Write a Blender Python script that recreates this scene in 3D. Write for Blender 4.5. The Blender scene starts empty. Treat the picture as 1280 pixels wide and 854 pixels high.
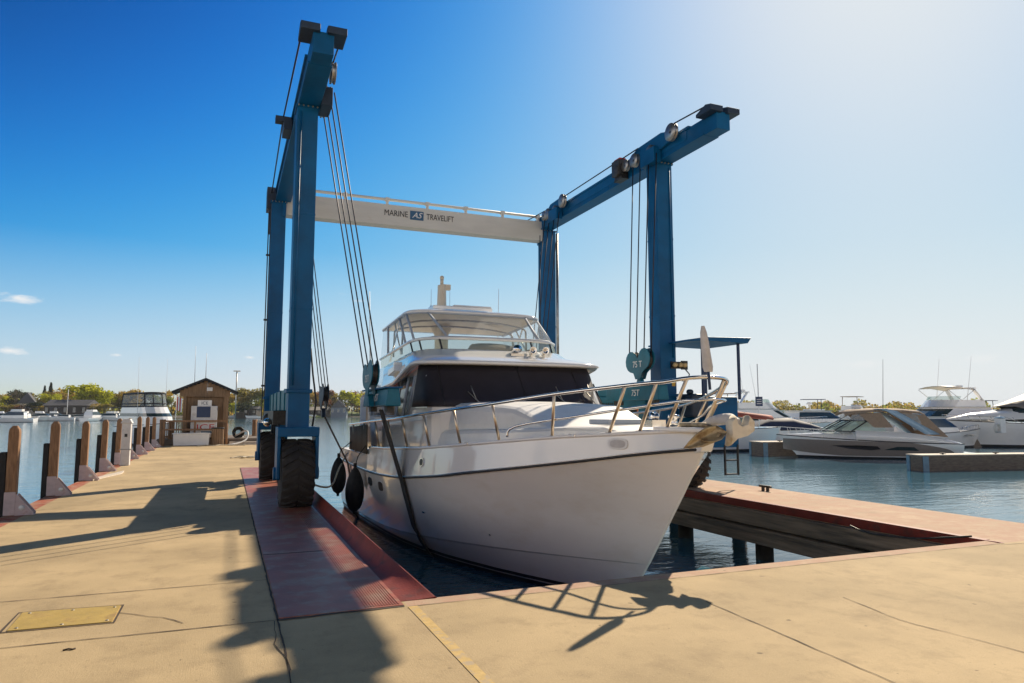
import bpy, math, random
from mathutils import Vector, Matrix
random.seed(7)
R = math.radians
SC = bpy.context.scene
COL = SC.collection

# ---------------------------------------------------------------- camera
EYE = Vector((0, 0, 1.7))
cam_d = bpy.data.cameras.new('camera')
cam_d.sensor_width = 36.0
cam_d.lens = 24.47
cam_d.clip_end = 6000
cam_d.clip_start = 0.05
cam = bpy.data.objects.new('camera', cam_d)
cam.location = EYE
cam.rotation_euler = (R(90 + 5.841), 0, R(-22.206))
COL.objects.link(cam)
SC.camera = cam

# ---------------------------------------------------------------- sky and sun
SUN_DIR = Vector((1.1, 0.84, 1.0)).normalized()        # towards the sun
sun_el = math.asin(SUN_DIR.z)
sun_az = math.atan2(SUN_DIR.x, SUN_DIR.y)              # clockwise from +Y
world = bpy.data.worlds.new('World')
SC.world = world
world.use_nodes = True
wn, wl = world.node_tree.nodes, world.node_tree.links
wn.clear()
w_out = wn.new('ShaderNodeOutputWorld')
w_bg = wn.new('ShaderNodeBackground')
w_bg.inputs['Strength'].default_value = 0.110
w_sky = wn.new('ShaderNodeTexSky')
w_sky.sky_type = 'NISHITA'
w_sky.sun_disc = False
w_sky.sun_elevation = sun_el
w_sky.sun_rotation = sun_az
w_sky.air_density = 1.0
w_sky.dust_density = 0.6
w_sky.ozone_density = 2.2
# gentle film response on the sky so that its bright side keeps colour
w_sep = wn.new('ShaderNodeSeparateColor'); w_com = wn.new('ShaderNodeCombineColor')
wl.new(w_sky.outputs[0], w_sep.inputs[0])
for ch, off, gain, pw, cap in (('Red', 2.6, 0.25, 1.0, 4.1), ('Green', 2.5, 0.31, 0.85, 4.3), ('Blue', 3.6, 0.97, 1.0, 4.05)):
    prev = w_sep.outputs[ch]
    for op, v, flip in (('SUBTRACT', off, 0), ('MINIMUM', 12.0, 0), ('MULTIPLY', 2.2, 0), ('EXPONENT', None, 0), ('ADD', 1.0, 0), ('LOGARITHM', math.e, 0), ('MULTIPLY', gain / 2.2, 0), ('POWER', pw, 0), ('MULTIPLY', -1.0, 0), ('EXPONENT', None, 0), ('SUBTRACT', 1.0, 1), ('MULTIPLY', cap, 0)):
        q = wn.new('ShaderNodeMath'); q.operation = op
        wl.new(prev, q.inputs[1 if flip else 0])
        if v is not None: q.inputs[0 if flip else 1].default_value = v
        prev = q.outputs[0]
    wl.new(prev, w_com.inputs[ch])
w_hs = w_com
PUFFS = [((-0.231, 0.964, 0.134), 0.036, 1.0), ((-0.234, 0.969, 0.072), 0.030, 0.9), ((-0.129, 0.989, 0.072), 0.015, 0.8), ((0.026, 0.997, 0.074), 0.013, 0.7), ((0.751, 0.657, 0.062), 0.040, 0.3), ((0.827, 0.559, 0.063), 0.035, 0.3)]
# a few small fair-weather clouds low over the horizon, fixed on the sky sphere
tc = wn.new('ShaderNodeTexCoord')
mp = wn.new('ShaderNodeMapping')
mp.inputs['Scale'].default_value = (9, 9, 46)
wl.new(tc.outputs['Generated'], mp.inputs['Vector'])
nz = wn.new('ShaderNodeTexNoise')
nz.inputs['Scale'].default_value = 1.0
nz.inputs['Detail'].default_value = 5
nz.inputs['Roughness'].default_value = 0.55
wl.new(mp.outputs[0], nz.inputs['Vector'])
rmp = wn.new('ShaderNodeValToRGB')
rmp.color_ramp.elements[0].position = 0.70
rmp.color_ramp.elements[1].position = 0.80
wl.new(nz.outputs['Fac'], rmp.inputs['Fac'])
sx = wn.new('ShaderNodeSeparateXYZ')
wl.new(tc.outputs['Generated'], sx.inputs[0])
band = wn.new('ShaderNodeMapRange')
band.inputs['From Min'].default_value = 0.03
band.inputs['From Max'].default_value = 0.06
wl.new(sx.outputs['Z'], band.inputs['Value'])
band2 = wn.new('ShaderNodeMapRange')
band2.inputs['From Min'].default_value = 0.19
band2.inputs['From Max'].default_value = 0.13
wl.new(sx.outputs['Z'], band2.inputs['Value'])
m1 = wn.new('ShaderNodeMath'); m1.operation = 'MULTIPLY'
wl.new(band.outputs[0], m1.inputs[0]); wl.new(band2.outputs[0], m1.inputs[1])
m2 = wn.new('ShaderNodeMath'); m2.operation = 'MULTIPLY'
wl.new(m1.outputs[0], m2.inputs[0]); wl.new(rmp.outputs['Color'], m2.inputs[1])
cl_prev = m2.outputs[0]
nzp = wn.new('ShaderNodeTexNoise'); nzp.inputs['Scale'].default_value = 22; nzp.inputs['Detail'].default_value = 6; nzp.inputs['Roughness'].default_value = 0.6
mpp = wn.new('ShaderNodeMapping'); mpp.inputs['Scale'].default_value = (1, 1, 3.2); wl.new(tc.outputs['Generated'], mpp.inputs['Vector']); wl.new(mpp.outputs[0], nzp.inputs['Vector'])
for (cx_, cy_, cz_), rad, amp in PUFFS:
    sb = wn.new('ShaderNodeVectorMath'); sb.operation = 'SUBTRACT'; sb.inputs[1].default_value = (cx_, cy_, cz_); wl.new(tc.outputs['Generated'], sb.inputs[0])
    ms = wn.new('ShaderNodeVectorMath'); ms.operation = 'MULTIPLY'; ms.inputs[1].default_value = (1, 1, 3.6); wl.new(sb.outputs[0], ms.inputs[0])
    ln = wn.new('ShaderNodeVectorMath'); ln.operation = 'LENGTH'; wl.new(ms.outputs[0], ln.inputs[0])
    nm = wn.new('ShaderNodeMath'); nm.operation = 'MULTIPLY_ADD'; nm.inputs[1].default_value = rad * 2.2; wl.new(nzp.outputs['Fac'], nm.inputs[0]); wl.new(ln.outputs['Value'], nm.inputs[2])
    mr_ = wn.new('ShaderNodeMapRange')
    for k, v in (('From Min', rad * 1.75), ('From Max', rad * 1.25), ('To Min', 0.0), ('To Max', amp)): mr_.inputs[k].default_value = v
    wl.new(nm.outputs[0], mr_.inputs['Value'])
    mx_ = wn.new('ShaderNodeMath'); mx_.operation = 'MAXIMUM'; wl.new(cl_prev, mx_.inputs[0]); wl.new(mr_.outputs[0], mx_.inputs[1]); cl_prev = mx_.outputs[0]
mix = wn.new('ShaderNodeMixRGB')
mix.inputs['Color2'].default_value = (4.6, 4.5, 4.4, 1)
wl.new(cl_prev, mix.inputs['Fac'])
wl.new(w_hs.outputs[0], mix.inputs['Color1'])
# whitish summer haze hugging the horizon
hzr = wn.new('ShaderNodeMapRange')
for k, v in (('From Min', 0.0), ('From Max', 0.22), ('To Min', 0.5), ('To Max', 0.0)): hzr.inputs[k].default_value = v
wl.new(sx.outputs['Z'], hzr.inputs['Value'])
mixh = wn.new('ShaderNodeMixRGB'); mixh.inputs['Color2'].default_value = (3.8, 4.0, 4.05, 1)
wl.new(hzr.outputs[0], mixh.inputs['Fac']); wl.new(mix.outputs[0], mixh.inputs['Color1'])
# added cloud bank, unseen behind the viewer, to brighten the shaded hull side
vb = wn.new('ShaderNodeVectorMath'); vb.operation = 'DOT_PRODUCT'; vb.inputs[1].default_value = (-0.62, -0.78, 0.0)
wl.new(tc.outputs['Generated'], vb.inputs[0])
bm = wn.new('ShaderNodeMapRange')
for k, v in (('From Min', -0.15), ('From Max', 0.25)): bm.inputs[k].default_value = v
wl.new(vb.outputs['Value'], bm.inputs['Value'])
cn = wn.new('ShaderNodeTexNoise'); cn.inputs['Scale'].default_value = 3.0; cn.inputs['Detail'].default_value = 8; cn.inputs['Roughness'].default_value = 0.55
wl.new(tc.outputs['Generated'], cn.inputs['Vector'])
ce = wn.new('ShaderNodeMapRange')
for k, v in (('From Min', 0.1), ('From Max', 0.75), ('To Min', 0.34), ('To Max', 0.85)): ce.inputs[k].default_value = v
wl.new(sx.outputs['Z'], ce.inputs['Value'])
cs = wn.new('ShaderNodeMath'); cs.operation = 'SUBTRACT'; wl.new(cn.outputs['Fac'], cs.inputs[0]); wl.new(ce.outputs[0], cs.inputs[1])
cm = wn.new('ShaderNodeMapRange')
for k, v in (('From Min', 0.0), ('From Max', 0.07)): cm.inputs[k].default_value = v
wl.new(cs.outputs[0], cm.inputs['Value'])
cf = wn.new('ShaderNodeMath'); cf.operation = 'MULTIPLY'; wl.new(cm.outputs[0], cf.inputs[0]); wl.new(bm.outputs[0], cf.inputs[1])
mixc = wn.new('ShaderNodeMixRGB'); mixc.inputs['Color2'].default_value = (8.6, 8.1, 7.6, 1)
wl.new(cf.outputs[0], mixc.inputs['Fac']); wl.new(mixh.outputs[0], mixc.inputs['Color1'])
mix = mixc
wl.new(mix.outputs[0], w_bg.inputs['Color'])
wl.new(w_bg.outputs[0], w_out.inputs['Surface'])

sun_d = bpy.data.lights.new('sun', 'SUN')
sun_d.energy = 3.3
sun_d.angle = R(0.53)
sun_d.color = (1.0, 0.86, 0.66)
sun = bpy.data.objects.new('sun', sun_d)
sun.rotation_euler = (-SUN_DIR).to_track_quat('-Z', 'Y').to_euler()
sun.location = (40, 30, 40)
COL.objects.link(sun)

SC.view_settings.view_transform = 'Standard'
SC.view_settings.look = 'None'
SC.view_settings.exposure = 0.93
SC.view_settings.gamma = 1.0
SC.cycles.max_bounces = 8
SC.cycles.transparent_max_bounces = 12

# ---------------------------------------------------------------- materials
def node_mat(name):
    m = bpy.data.materials.new(name)
    m.use_nodes = True
    nt = m.node_tree
    return m, nt.nodes, nt.links, nt.nodes['Principled BSDF']

def mat(name, col, rough=0.5, metal=0.0, var=0.12, scale=6.0, bump=0.0, bscale=40.0, spec=0.5,
        stain=None, stain_scale=2.0, stain_lo=0.55, stain_hi=0.7, stretch=(1, 1, 1), coat=0.0, rvar=0.0):
    """Principled surface whose own colour wanders with noise, optional stain patches and fine bump."""
    m, n, l, b = node_mat(name)
    t = n.new('ShaderNodeTexCoord')
    mpn = n.new('ShaderNodeMapping'); mpn.inputs['Scale'].default_value = stretch
    l.new(t.outputs['Object'], mpn.inputs['Vector'])
    vec = mpn.outputs[0]
    nz = n.new('ShaderNodeTexNoise'); nz.inputs['Scale'].default_value = scale; nz.inputs['Detail'].default_value = 6
    nz.inputs['Roughness'].default_value = 0.6
    l.new(vec, nz.inputs['Vector'])
    cr = n.new('ShaderNodeValToRGB')
    c = Vector(col)
    cr.color_ramp.elements[0].position = 0.3
    cr.color_ramp.elements[1].position = 0.7
    cr.color_ramp.elements[0].color = (*(c * (1 - var)), 1)
    cr.color_ramp.elements[1].color = (*[min(1, x) for x in c * (1 + var)], 1)
    l.new(nz.outputs['Fac'], cr.inputs['Fac'])
    out = cr.outputs['Color']
    if stain is not None:
        n2 = n.new('ShaderNodeTexNoise'); n2.inputs['Scale'].default_value = stain_scale; n2.inputs['Detail'].default_value = 8
        n2.inputs['Roughness'].default_value = 0.65
        l.new(vec, n2.inputs['Vector'])
        mr = n.new('ShaderNodeMapRange'); mr.inputs['From Min'].default_value = stain_lo; mr.inputs['From Max'].default_value = stain_hi
        l.new(n2.outputs['Fac'], mr.inputs['Value'])
        mx = n.new('ShaderNodeMixRGB'); mx.inputs['Color2'].default_value = (*stain, 1)
        l.new(mr.outputs[0], mx.inputs['Fac']); l.new(out, mx.inputs['Color1'])
        out = mx.outputs[0]
    l.new(out, b.inputs['Base Color'])
    b.inputs['Roughness'].default_value = rough
    if rvar:
        mr2 = n.new('ShaderNodeMapRange')
        mr2.inputs['To Min'].default_value = max(0.02, rough - rvar); mr2.inputs['To Max'].default_value = rough + rvar
        l.new(nz.outputs['Fac'], mr2.inputs['Value']); l.new(mr2.outputs[0], b.inputs['Roughness'])
    b.inputs['Metallic'].default_value = metal
    b.inputs['Specular IOR Level'].default_value = spec
    b.inputs['Coat Weight'].default_value = coat
    if bump:
        n3 = n.new('ShaderNodeTexNoise'); n3.inputs['Scale'].default_value = bscale; n3.inputs['Detail'].default_value = 5
        l.new(vec, n3.inputs['Vector'])
        bp = n.new('ShaderNodeBump'); bp.inputs['Strength'].default_value = bump; bp.inputs['Distance'].default_value = 0.02
        l.new(n3.outputs['Fac'], bp.inputs['Height']); l.new(bp.outputs[0], b.inputs['Normal'])
    return m

def glass_mat(name, col, alpha_tr=0.5, rough=0.03):
    """Thin clear sheet: mix of transparent and glossy."""
    m = bpy.data.materials.new(name); m.use_nodes = True
    n, l = m.node_tree.nodes, m.node_tree.links
    n.clear()
    o = n.new('ShaderNodeOutputMaterial'); tr = n.new('ShaderNodeBsdfTransparent'); g = n.new('ShaderNodeBsdfPrincipled')
    tr.inputs['Color'].default_value = (*[0.55 + 0.45 * c for c in col], 1)
    g.inputs['Base Color'].default_value = (*col, 1); g.inputs['Roughness'].default_value = rough
    t = n.new('ShaderNodeTexCoord'); nz = n.new('ShaderNodeTexNoise'); nz.inputs['Scale'].default_value = 3.0
    l.new(t.outputs['Object'], nz.inputs['Vector'])
    mr = n.new('ShaderNodeMapRange'); mr.inputs['To Min'].default_value = alpha_tr - 0.05; mr.inputs['To Max'].default_value = alpha_tr + 0.05
    l.new(nz.outputs['Fac'], mr.inputs['Value'])
    mx = n.new('ShaderNodeMixShader')
    l.new(mr.outputs[0], mx.inputs['Fac']); l.new(g.outputs[0], mx.inputs[1]); l.new(tr.outputs[0], mx.inputs[2])
    l.new(mx.outputs[0], o.inputs['Surface'])
    return m

M = {}
M['blue_steel'] = mat('blue steel paint', (0.0005, 0.092, 0.235), 0.42, spec=0.2, var=0.25, scale=1.5, bump=0.05, bscale=30, stain=(0.12, 0.05, 0.03), stain_scale=5, stain_lo=0.72, stain_hi=0.78, rvar=0.12)
M['teal_steel'] = mat('teal steel paint', (0.010, 0.135, 0.20), 0.42, spec=0.3, var=0.25, scale=3, bump=0.05, bscale=30, stain=(0.16, 0.09, 0.05), stain_scale=4, stain_lo=0.68, stain_hi=0.76, rvar=0.1)
M['dark_navy'] = mat('dark navy steel', (0.012, 0.03, 0.06), 0.5, var=0.3)
M['beam_white'] = mat('off white beam paint', (0.62, 0.6, 0.55), 0.5, var=0.06, scale=2, stain=(0.42, 0.33, 0.24), stain_scale=1.3, stain_lo=0.62, stain_hi=0.8, stretch=(0.6, 1, 2.5))
M['rubber'] = mat('black rubber', (0.018, 0.017, 0.017), 0.75, var=0.35, scale=10, bump=0.2, bscale=60)
M['tyre'] = mat('dusty tyre rubber', (0.03, 0.027, 0.025), 0.8, var=0.4, scale=8, bump=0.3, bscale=50)
M['wire'] = mat('wire rope steel', (0.04, 0.038, 0.05), 0.5, metal=0.6, var=0.2)
M['steel'] = mat('worn steel', (0.38, 0.36, 0.33), 0.4, metal=0.9, var=0.25, scale=9)
M['chrome'] = mat('polished stainless', (0.75, 0.72, 0.68), 0.16, metal=1.0, var=0.05)
M['dark_metal'] = mat('grimy machinery metal', (0.05, 0.048, 0.045), 0.5, metal=0.4, var=0.4, scale=12)
M['gelcoat'] = mat('white gelcoat', (0.85, 0.835, 0.815), 0.12, var=0.03, scale=1.2, coat=0.8)
M['hull'] = mat('hull gelcoat', (0.85, 0.81, 0.76), 0.16, var=0.03, scale=0.8, coat=0.7, stain=(0.74, 0.67, 0.58), stain_scale=1.1, stain_lo=0.5, stain_hi=0.85, stretch=(1, 1, 2.2))
M['deck_white'] = mat('matt white nonskid deck', (0.80, 0.785, 0.765), 0.5, var=0.04, bump=0.08, bscale=120)
M['cream'] = mat('cream vinyl', (0.72, 0.62, 0.48), 0.55, var=0.08, scale=3)
M['canvas_white'] = mat('weathered white canvas', (0.6, 0.58, 0.57), 0.8, var=0.12, scale=8, bump=0.3, bscale=25)
M['canvas_cream'] = mat('sun bleached cream plastic', (0.80, 0.73, 0.60), 0.6, var=0.12, scale=6, stain=(0.5, 0.36, 0.18), stain_scale=5, stain_lo=0.55, stain_hi=0.75, bump=0.2, bscale=20)
M['anchor_rust'] = mat('galvanised anchor with rust', (0.45, 0.36, 0.22), 0.5, metal=0.5, var=0.2, scale=8, stain=(0.16, 0.08, 0.03), stain_scale=6, stain_lo=0.5, stain_hi=0.7)
M['rail_steel'] = mat('sun tinted stainless stanchion', (0.66, 0.53, 0.38), 0.3, metal=0.85, var=0.1)  # golden reflection of the sun is mixed into this steel colour
M['mesh_cover'] = mat('black mesh window cover', (0.022, 0.017, 0.024), 0.65, var=0.25, scale=2.5, bump=0.1, bscale=200)
M['black_paint'] = mat('black bottom paint', (0.02, 0.02, 0.024), 0.55, var=0.3, scale=3)
M['rub_black'] = mat('black rub rail', (0.022, 0.022, 0.025), 0.4, var=0.2)
M['brown_mesh'] = mat('brown privacy mesh', (0.085, 0.072, 0.055), 0.8, var=0.2, scale=20, bump=0.2, bscale=150)
M['strap'] = mat('dark nylon strap', (0.035, 0.032, 0.028), 0.75, var=0.35, scale=12, bump=0.3, bscale=70)
M['teak'] = mat('varnished teak', (0.24, 0.12, 0.05), 0.4, var=0.3, scale=8, stretch=(1, 6, 1))
M['glass'] = mat('dark boat window', (0.03, 0.05, 0.055), 0.05, var=0.2, spec=0.8)
M['vinyl'] = glass_mat('clear vinyl', (0.8, 0.85, 0.88), 0.80)
M['screen'] = glass_mat('tinted windscreen', (0.55, 0.68, 0.62), 0.62)
M['grey_trim'] = mat('grey canvas binding', (0.42, 0.46, 0.52), 0.6, var=0.08)
M['white'] = mat('white paint', (0.78, 0.77, 0.75), 0.4, var=0.05, scale=3)
M['white_dirty'] = mat('grimy white paint', (0.66, 0.64, 0.62), 0.55, var=0.12, scale=4, stain=(0.38, 0.33, 0.28), stain_scale=3, stain_lo=0.55, stain_hi=0.8)
M['pinkish'] = mat('chalky pale bracket paint', (0.55, 0.44, 0.44), 0.6, var=0.15, scale=6, stain=(0.35, 0.16, 0.12), stain_scale=6, stain_lo=0.6, stain_hi=0.75)
M['orange_sign'] = mat('orange label', (0.75, 0.2, 0.04), 0.5)
M['yellow_paint'] = mat('yellow label paint', (0.7, 0.42, 0.05), 0.5)
M['lens'] = mat('yellowed lamp lens', (0.7, 0.5, 0.22), 0.15, spec=0.7)
M['red_letters'] = mat('red sign paint', (0.5, 0.03, 0.03), 0.5, var=0.1)
M['blue_letters'] = mat('dark blue sign paint', (0.015, 0.04, 0.11), 0.5, var=0.1)
M['black_letters'] = mat('black sign paint', (0.02, 0.02, 0.025), 0.5, var=0.1)
M['emblem_blue'] = mat('emblem blue', (0.01, 0.09, 0.2), 0.45, var=0.05)
M['taupe'] = mat('taupe gelcoat', (0.27, 0.235, 0.21), 0.15, var=0.05, coat=0.4)
M['tan_canvas'] = mat('tan boat canvas', (0.33, 0.235, 0.165), 0.8, var=0.12, scale=9, bump=0.2, bscale=40)
M['black_canvas'] = mat('black boat canvas', (0.02, 0.02, 0.023), 0.7, var=0.2)
M['navy_canvas'] = mat('navy boat canvas', (0.02, 0.03, 0.07), 0.7, var=0.2)
M['red_canvas'] = mat('faded red canvas', (0.34, 0.075, 0.05), 0.75, var=0.2, scale=4)
M['shrink'] = mat('grey brown boat tarpaulin', (0.21, 0.185, 0.17), 0.55, var=0.15, scale=1.2, bump=0.4, bscale=3)
M['boat_blue'] = mat('pale blue gelcoat', (0.36, 0.50, 0.62), 0.2, var=0.05)
M['dock_timber'] = mat('weathered dock timber', (0.17, 0.135, 0.105), 0.8, var=0.35, scale=3, bump=0.4, bscale=14, stretch=(1, 1, 5))
M['dock_top'] = mat('sunlit dock boards', (0.52, 0.45, 0.37), 0.75, var=0.15, scale=5)
M['dock_pale'] = mat('pale blue dock bumper', (0.16, 0.27, 0.36), 0.6, var=0.15)
M['post_timber'] = mat('rough brown post timber', (0.30, 0.165, 0.085), 0.85, var=0.32, scale=7, bump=0.5, bscale=18, stretch=(4, 4, 0.6), stain=(0.12, 0.065, 0.035), stain_scale=5, stain_lo=0.58, stain_hi=0.75)
M['wale'] = mat('wet grey timber wale', (0.22, 0.17, 0.125), 0.7, var=0.4, scale=3, bump=0.5, bscale=10, stretch=(1, 0.25, 4), stain=(0.03, 0.028, 0.022), stain_scale=1.6, stain_lo=0.5, stain_hi=0.7)
M['pile'] = mat('dark wet pile', (0.03, 0.027, 0.022), 0.7, var=0.4)
M['cedar'] = mat('weathered cedar boards', (0.26, 0.165, 0.095), 0.85, var=0.25, scale=4, bump=0.3, bscale=20, stretch=(5, 5, 0.5))
M['shingle'] = mat('dark roof shingle', (0.028, 0.03, 0.036), 0.8, var=0.3, scale=14, bump=0.4)
M['rope'] = mat('pale rope', (0.55, 0.48, 0.36), 0.85, var=0.15, scale=30, bump=0.3, bscale=120)
M['hose'] = mat('white hose', (0.7, 0.68, 0.64), 0.5, var=0.06)
M['stone'] = mat('house clapboard', (0.42, 0.38, 0.32), 0.8, var=0.15)
M['house_dark'] = mat('dark stained house siding', (0.045, 0.036, 0.032), 0.8, var=0.3)
M['house_grey'] = mat('blue grey siding', (0.17, 0.2, 0.24), 0.8, var=0.1)
M['grey_roof'] = mat('grey asphalt roof', (0.10, 0.10, 0.11), 0.9, var=0.2)
M['bark'] = mat('bark', (0.07, 0.05, 0.035), 0.9, var=0.3)
M['red_steel'] = mat('worn red oxide steel', (0.37, 0.115, 0.070), 0.45, var=0.22, scale=3, spec=0.4, stain=(0.40, 0.25, 0.17), stain_scale=2.6, stain_lo=0.48, stain_hi=0.64, bump=0.2, bscale=60)
M['red_curb'] = mat('dark red curb paint', (0.20, 0.036, 0.026), 0.6, spec=0.2, var=0.22, scale=3, stain=(0.10, 0.035, 0.03), stain_scale=4, stain_lo=0.55, stain_hi=0.7, bump=0.2, bscale=40)

def concrete_mat(name, base, dirt, red=None):
    m, n, l, b = node_mat(name)
    t = n.new('ShaderNodeTexCoord'); v = t.outputs['Object']
    def noise(scale, det=8, rough=0.6, stretch=None):
        x = n.new('ShaderNodeTexNoise'); x.inputs['Scale'].default_value = scale; x.inputs['Detail'].default_value = det; x.inputs['Roughness'].default_value = rough
        if stretch:
            q = n.new('ShaderNodeMapping'); q.inputs['Scale'].default_value = stretch; l.new(v, q.inputs['Vector']); l.new(q.outputs[0], x.inputs['Vector'])
        else:
            l.new(v, x.inputs['Vector'])
        return x.outputs['Fac']
    def ramp(fac, a, c, p0, p1):
        r = n.new('ShaderNodeValToRGB'); r.color_ramp.elements[0].position = p0; r.color_ramp.elements[1].position = p1
        r.color_ramp.elements[0].color = (*a, 1); r.color_ramp.elements[1].color = (*c, 1); l.new(fac, r.inputs['Fac']); return r.outputs['Color']
    def mixc(fac, a, c):
        x = n.new('ShaderNodeMixRGB'); l.new(fac, x.inputs['Fac'])
        for s, k in ((a, 'Color1'), (c, 'Color2')):
            if hasattr(s, 'is_linked'): l.new(s, x.inputs[k])
            else: x.inputs[k].default_value = (*s, 1)
        return x.outputs[0]
    def rng(fac, a, c, lo=0.0, hi=1.0):
        x = n.new('ShaderNodeMapRange'); x.inputs['From Min'].default_value = a; x.inputs['From Max'].default_value = c
        x.inputs['To Min'].default_value = lo; x.inputs['To Max'].default_value = hi; l.new(fac, x.inputs['Value']); return x.outputs[0]
    B = Vector(base)
    big = ramp(noise(0.45), B * 0.80, B * 1.16, 0.35, 0.65)
    c = mixc(rng(noise(2.3, 9, 0.7), 0.50, 0.70, 0, 0.7), big, dirt)
    c = mixc(rng(noise(0.7, 9, 0.75, (1.6, 0.7, 1)), 0.56, 0.66, 0, 0.45), c, tuple(B * 0.55))
    c = mixc(rng(noise(5.0, 9, 0.8), 0.63, 0.72, 0, 0.6), c, tuple(B * 0.45))
    c = mixc(rng(noise(1.1, 6, 0.6, (1.0, 0.18, 1)), 0.6, 0.8, 0, 0.45), c, tuple(B * 1.25))
    c = mixc(rng(noise(38, 4, 0.7), 0.60, 0.72, 0, 0.5), c, tuple(B * 0.55))
    c = mixc(rng(noise(90, 2, 0.5), 0.62, 0.70, 0, 0.45), c, tuple(B * 1.35))
    for vs, lo, hi, amt, k in ((2.6, 0.035, 0.06, 0.75, 0.30), (0.55, 0.05, 0.16, 0.5, 0.5), (9.0, 0.05, 0.09, 0.5, 0.45)):
        vo = n.new('ShaderNodeTexVoronoi'); vo.inputs['Scale'].default_value = vs
        wv = n.new('ShaderNodeVectorMath'); wv.operation = 'ADD'; l.new(v, wv.inputs[0])
        wn_ = n.new('ShaderNodeTexNoise'); wn_.inputs['Scale'].default_value = vs * 3; wn_.inputs['Detail'].default_value = 4; l.new(v, wn_.inputs['Vector'])
        ws = n.new('ShaderNodeVectorMath'); ws.operation = 'SCALE'; ws.inputs['Scale'].default_value = 0.35 / vs; l.new(wn_.outputs['Color'], ws.inputs[0]); l.new(ws.outputs[0], wv.inputs[1])
        l.new(wv.outputs[0], vo.inputs['Vector'])
        c = mixc(rng(vo.outputs['Distance'], lo, hi, amt, 0), c, tuple(B * k))
    if red is not None:
        c = mixc(rng(noise(3.2, 9, 0.7), 0.44, 0.60, 0, 0.9), red, c)
    l.new(c, b.inputs['Base Color'])
    b.inputs['Roughness'].default_value = 0.85
    b.inputs['Specular IOR Level'].default_value = 0.3
    ad = n.new('ShaderNodeMath'); ad.operation = 'ADD'; l.new(noise(55, 6, 0.7), ad.inputs[0]); ml = n.new('ShaderNodeMath'); ml.operation = 'MULTIPLY'; ml.inputs[1].default_value = 0.35; l.new(noise(30, 3, 0.6, (5, 0.25, 1)), ml.inputs[0]); l.new(ml.outputs[0], ad.inputs[1])
    bp = n.new('ShaderNodeBump'); bp.inputs['Strength'].default_value = 0.35; bp.inputs['Distance'].default_value = 0.012
    l.new(ad.outputs[0], bp.inputs['Height']); l.new(bp.outputs[0], b.inputs['Normal'])
    return m
M['concrete'] = concrete_mat('tan concrete', (0.49, 0.365, 0.205), (0.33, 0.24, 0.135))
M['concrete_red'] = concrete_mat('concrete with worn red paint', (0.44, 0.31, 0.21), (0.30, 0.2, 0.14), red=(0.36, 0.085, 0.045))
M['concrete_pink'] = concrete_mat('concrete with faded red paint', (0.52, 0.385, 0.26), (0.42, 0.28, 0.19), red=(0.47, 0.29, 0.20))
M['joint'] = mat('dark joint filler', (0.07, 0.05, 0.035), 0.9, var=0.3, scale=20)
M['crack'] = mat('hairline crack', (0.12, 0.09, 0.06), 0.9, var=0.3, scale=20)
M['line_yellow'] = mat('worn yellow line', (0.55, 0.37, 0.12), 0.7, var=0.15, scale=12, stain=(0.42, 0.32, 0.2), stain_scale=9, stain_lo=0.48, stain_hi=0.62)
M['hatch_yellow'] = mat('worn yellow steel hatch', (0.47, 0.32, 0.07), 0.55, var=0.15, scale=5, stain=(0.30, 0.17, 0.06), stain_scale=4, stain_lo=0.55, stain_hi=0.75, bump=0.15, bscale=60)
M['plank'] = mat('sun bleached plank', (0.62, 0.54, 0.45), 0.7, var=0.12, scale=9, stretch=(4, 0.7, 1))
M['shed_wall'] = mat('cream corrugated cladding', (0.72, 0.64, 0.52), 0.6, var=0.04)
M['grass'] = mat('shore grass', (0.12, 0.16, 0.03), 0.9, var=0.3, scale=0.3)
M['shore'] = mat('shore earth', (0.10, 0.085, 0.06), 0.9, var=0.35, scale=0.2)

# water: rippled, reflecting
def water_mat():
    m, n, l, b = node_mat('harbour water')
    b.inputs['Base Color'].default_value = (0.050, 0.155, 0.225, 1)
    b.inputs['Roughness'].default_value = 0.05
    b.inputs['IOR'].default_value = 1.55
    t = n.new('ShaderNodeTexCoord')
    hs = []
    for sc, st, rot, amp in ((1.0, (0.55, 1.5, 1), 20, 1.0), (3.2, (0.6, 1.6, 1), -14, 0.42), (9.0, (0.8, 1.5, 1), 35, 0.13), (0.16, (0.5, 1.3, 1), 10, 1.6)):
        q = n.new('ShaderNodeMapping'); q.inputs['Scale'].default_value = st; q.inputs['Rotation'].default_value = (0, 0, R(rot))
        l.new(t.outputs['Object'], q.inputs['Vector'])
        x = n.new('ShaderNodeTexNoise'); x.inputs['Scale'].default_value = sc; x.inputs['Detail'].default_value = 3; x.inputs['Distortion'].default_value = 0.6
        l.new(q.outputs[0], x.inputs['Vector'])
        k = n.new('ShaderNodeMath'); k.operation = 'MULTIPLY'; k.inputs[1].default_value = amp; l.new(x.outputs['Fac'], k.inputs[0])
        hs.append(k.outputs[0])
    s = hs[0]
    for h in hs[1:]:
        a = n.new('ShaderNodeMath'); a.operation = 'ADD'; l.new(s, a.inputs[0]); l.new(h, a.inputs[1]); s = a.outputs[0]
    bp = n.new('ShaderNodeBump'); bp.inputs['Strength'].default_value = 0.6; bp.inputs['Distance'].default_value = 0.034
    l.new(s, bp.inputs['Height']); l.new(bp.outputs[0], b.inputs['Normal'])
    return m
M['water'] = water_mat()

# ---------------------------------------------------------------- object helpers
def tag(o, label=None, cat=None, group=None, kind=None):
    if label: o['label'] = label
    if cat: o['category'] = cat
    if group: o['group'] = group
    if kind: o['kind'] = kind
    return o

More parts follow.
